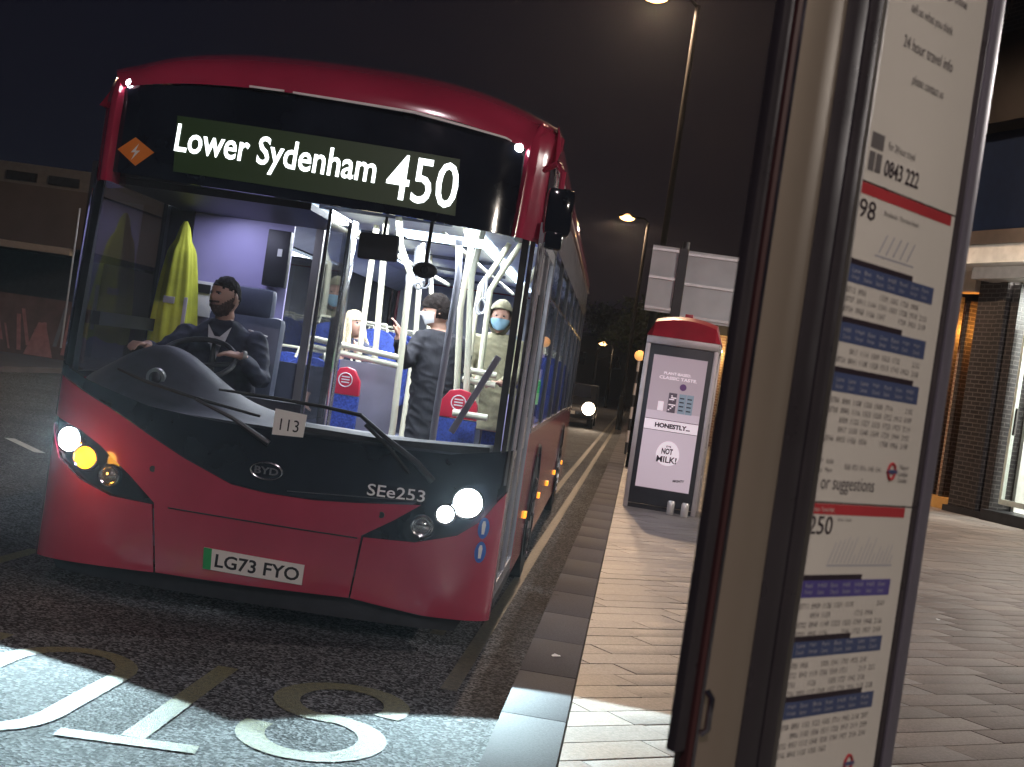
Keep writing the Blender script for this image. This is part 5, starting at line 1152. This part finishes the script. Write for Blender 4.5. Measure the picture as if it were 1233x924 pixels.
def digits(par, x0, x1, zt, rows, cols, m=TGREY, dz=.0085, miss=.12, seed=1):
    r_ = random.Random(seed); mb = MB(); cw = (x1 - x0) / cols
    for j in range(cols):
        mins = sorted(r_.sample(range(0, 60), rows)); hh = 5 + j * 2
        for i in range(rows):
            if r_.random() < miss: continue
            text_into(mb, '%02d%02d' % (hh % 24, mins[i]) if cols > 2 else r_.choice(['Mayor', 'London', 'Travel']), x0 + cw * (j + .12), x0 + cw * (j + .82), zt - dz * i - .0050, zt - dz * i, sf(.0011))
    me = bpy.data.meshes.new('timetable_columns'); me.from_pydata(mb.v, [], mb.f); link('timetable_columns', me, m, par)
def band(par, z0, z1, seed, x0=-.02, x1=.158, m=None):
    mb = MB(); sq(mb, x0, x1, z0, z1); o = mb.build('timetable_band', m or TBLUE, par)
    r_ = random.Random(seed); mb = MB(); mb2 = MB()
    for j in range(8):
        a = x0 + .004 + (x1 - x0 - .006) / 8 * j
        text_into(mb, r_.choice(['Green', 'Road', 'High', 'Bus', 'Hill', 'East', 'Park', 'Lane']), a, a + .011 + .004 * r_.random(), z0 + .0092, z0 + .0130, sf(.0012)); text_into(mb, r_.choice(['Station', 'Church', 'Street', 'Garage', 'Common']), a, a + .010 + .005 * r_.random(), z0 + .0030, z0 + .0070, sf(.0012))
    me = bpy.data.meshes.new('band_lettering'); me.from_pydata(mb.v, [], mb.f); link('band_lettering', me, TPALE, par)
    mb = MB(); sq(mb, x0, x0 + (x1 - x0) * r_.uniform(.6, .95), z1, z1 + .005, .0009); mb.build('band_header', INK, par)
# upper leaflet (contact text), then routes 198 and 250, then a part of the next
sh0 = sheet_(1.8275, 2.12)
for k, (tx, x0, x1) in enumerate((('Timetable enquiries', .035, .125), ('For more information', .055, .150), ('call us or go online', .06, .14), ('tell us what you think', .04, .12), ('24 hour travel info', .035, .13), ('please contact us', .06, .12))):
    zt = 2.075 - k * .03; sprint(tx, x0, x1, zt, zt + .011, TGREY, sh0, .0)
mb = MB(); sq(mb, .006, .028, 1.858, 1.872); sq(mb, .006, .016, 1.838, 1.855); sq(mb, .018, .028, 1.838, 1.855); mb.build('emblem_block', TGREY, sh0)
sprint('0843 222', .034, .098, 1.838, 1.853, INK, sh0, .01); sprint('For 24 hour travel', .036, .085, 1.862, 1.869, TGREY, sh0)
sh1 = sheet_(1.542, 1.8275)
mb = MB(); sq(mb, -.028, .172, 1.8165, 1.8265); mb.build('red_band', TRED, sh1)
sprint('198', -.008, .030, 1.796, 1.8125, INK, sh1, .0); sprint('Shrublands - Thornton Heath', .045, .11, 1.804, 1.8085, TGREY, sh1)
mb = MB(); sq(mb, .04, .112, 1.7665, 1.768)
for k in range(5): mb.add([(.045 + k * .013, YP - .001, 1.77 - SZ), (.047 + k * .013, YP - .001, 1.77 - SZ), (.058 + k * .013, YP - .001, 1.788 - SZ), (.056 + k * .013, YP - .001, 1.788 - SZ)], [(0, 1, 2, 3)])
mb.build('route_diagram', TPALE, sh1)
band(sh1, 1.738, 1.754, 1); digits(sh1, -.02, .155, 1.734, 3, 9, seed=11)
band(sh1, 1.685, 1.7025, 2); digits(sh1, -.02, .155, 1.6805, 2, 9, seed=12)
band(sh1, 1.641, 1.658, 3); digits(sh1, -.02, .155, 1.636, 5, 9, seed=13, miss=.25)
def roundel(par, x, z):
    ring(lambda a, b_: (a, YP - .0012, b_ - SZ), x, z, .0065, .0075, .0014, 20).build('roundel_mark', TRED, par); mb = MB(); sq(mb, x - .009, x + .009, z - .0018, z + .0018, .0025); mb.build('roundel_bar', TBLUE, par)
roundel(sh1, .128, 1.575); digits(sh1, .140, .165, 1.582, 3, 1, dz=.006, miss=0); digits(sh1, .04, .11, 1.578, 1, 5, miss=0, m=TGREY); digits(sh1, -.01, .025, 1.582, 2, 2, miss=0, m=TGREY)
sprint('or suggestions', .006, .100, 1.550, 1.566, TGREY, sh1, .0)
sh2 = sheet_(1.262, 1.542)
mb = MB(); sq(mb, -.028, .166, 1.5315, 1.541); mb.build('red_band', TRED, sh2)
sprint('Brixton - Thornton Heath', .0, .035, 1.534, 1.538, PAPER, sh2)
sprint('250', -.004, .036, 1.5135, 1.5300, INK, sh2, .0); sprint('Brixton - Croydon', .044, .068, 1.525, 1.529, TGREY, sh2)
mb = MB(); sq(mb, .036, .155, 1.4845, 1.486)
r_ = random.Random(5)
for k in range(17):
    x = .037 + k * .007; h_ = r_.uniform(.008, .026); mb.add([(x, YP - .001, 1.487 - SZ), (x + .0013, YP - .001, 1.487 - SZ), (x + .001 + h_ * .5, YP - .001, 1.487 + h_ - SZ), (x + h_ * .5, YP - .001, 1.487 + h_ - SZ)], [(0, 1, 2, 3)])
mb.build('route_diagram', TPALE, sh2)
band(sh2, 1.4565, 1.472, 4, m=TPUR); digits(sh2, -.02, .155, 1.4515, 4, 9, seed=21, miss=.35)
band(sh2, 1.4025, 1.417, 5); digits(sh2, -.02, .155, 1.398, 4, 10, seed=22, miss=.2)
band(sh2, 1.3475, 1.363, 6); digits(sh2, -.02, .155, 1.343, 4, 10, seed=23, miss=.2); roundel(sh2, .128, 1.296)
sheet_(.98, 1.262)

# litter on the paving
for x, y, a, lb in ((-.24, 7.35, .4, 'tiny white paper scrap on the kerb stones by the bus corner'), (2.6, 11.2, 1.2, 'torn white paper scrap lying on the wide pavement near the case')):
    o = MB().add([(-.025, -.012, 0), (.02, -.016, .004), (.028, .010, .001), (-.004, .018, .010), (-.026, .008, .002), (-.02, -.01, .003), (.02, .006, .006)], [(0, 1, 2, 3, 4), (5, 1, 6)]).build('paper_scrap', WHITE); o.location = (x, y, .124); o.rotation_euler = (0, 0, a); tag(o, lb, 'litter')

hz = MB().b2((-45, -14, -1.2), (30, 160, 16)).build('lens_glow_haze', None); hz['kind'] = 'stuff'  # thin volume added to imitate lens glow and veil around the lamps
hm = bpy.data.materials.new('lens_glow_haze'); hm.use_nodes = True; hn = hm.node_tree; hn.nodes.remove(hn.nodes['Principled BSDF'])
hv = hn.nodes.new('ShaderNodeVolumePrincipled'); hv.inputs['Density'].default_value = .0002; hv.inputs['Anisotropy'].default_value = .75; hv.inputs['Color'].default_value = (.9, .9, 1, 1)
hn.links.new(hv.outputs[0], hn.nodes['Material Output'].inputs['Volume']); hz.data.materials.append(hm)
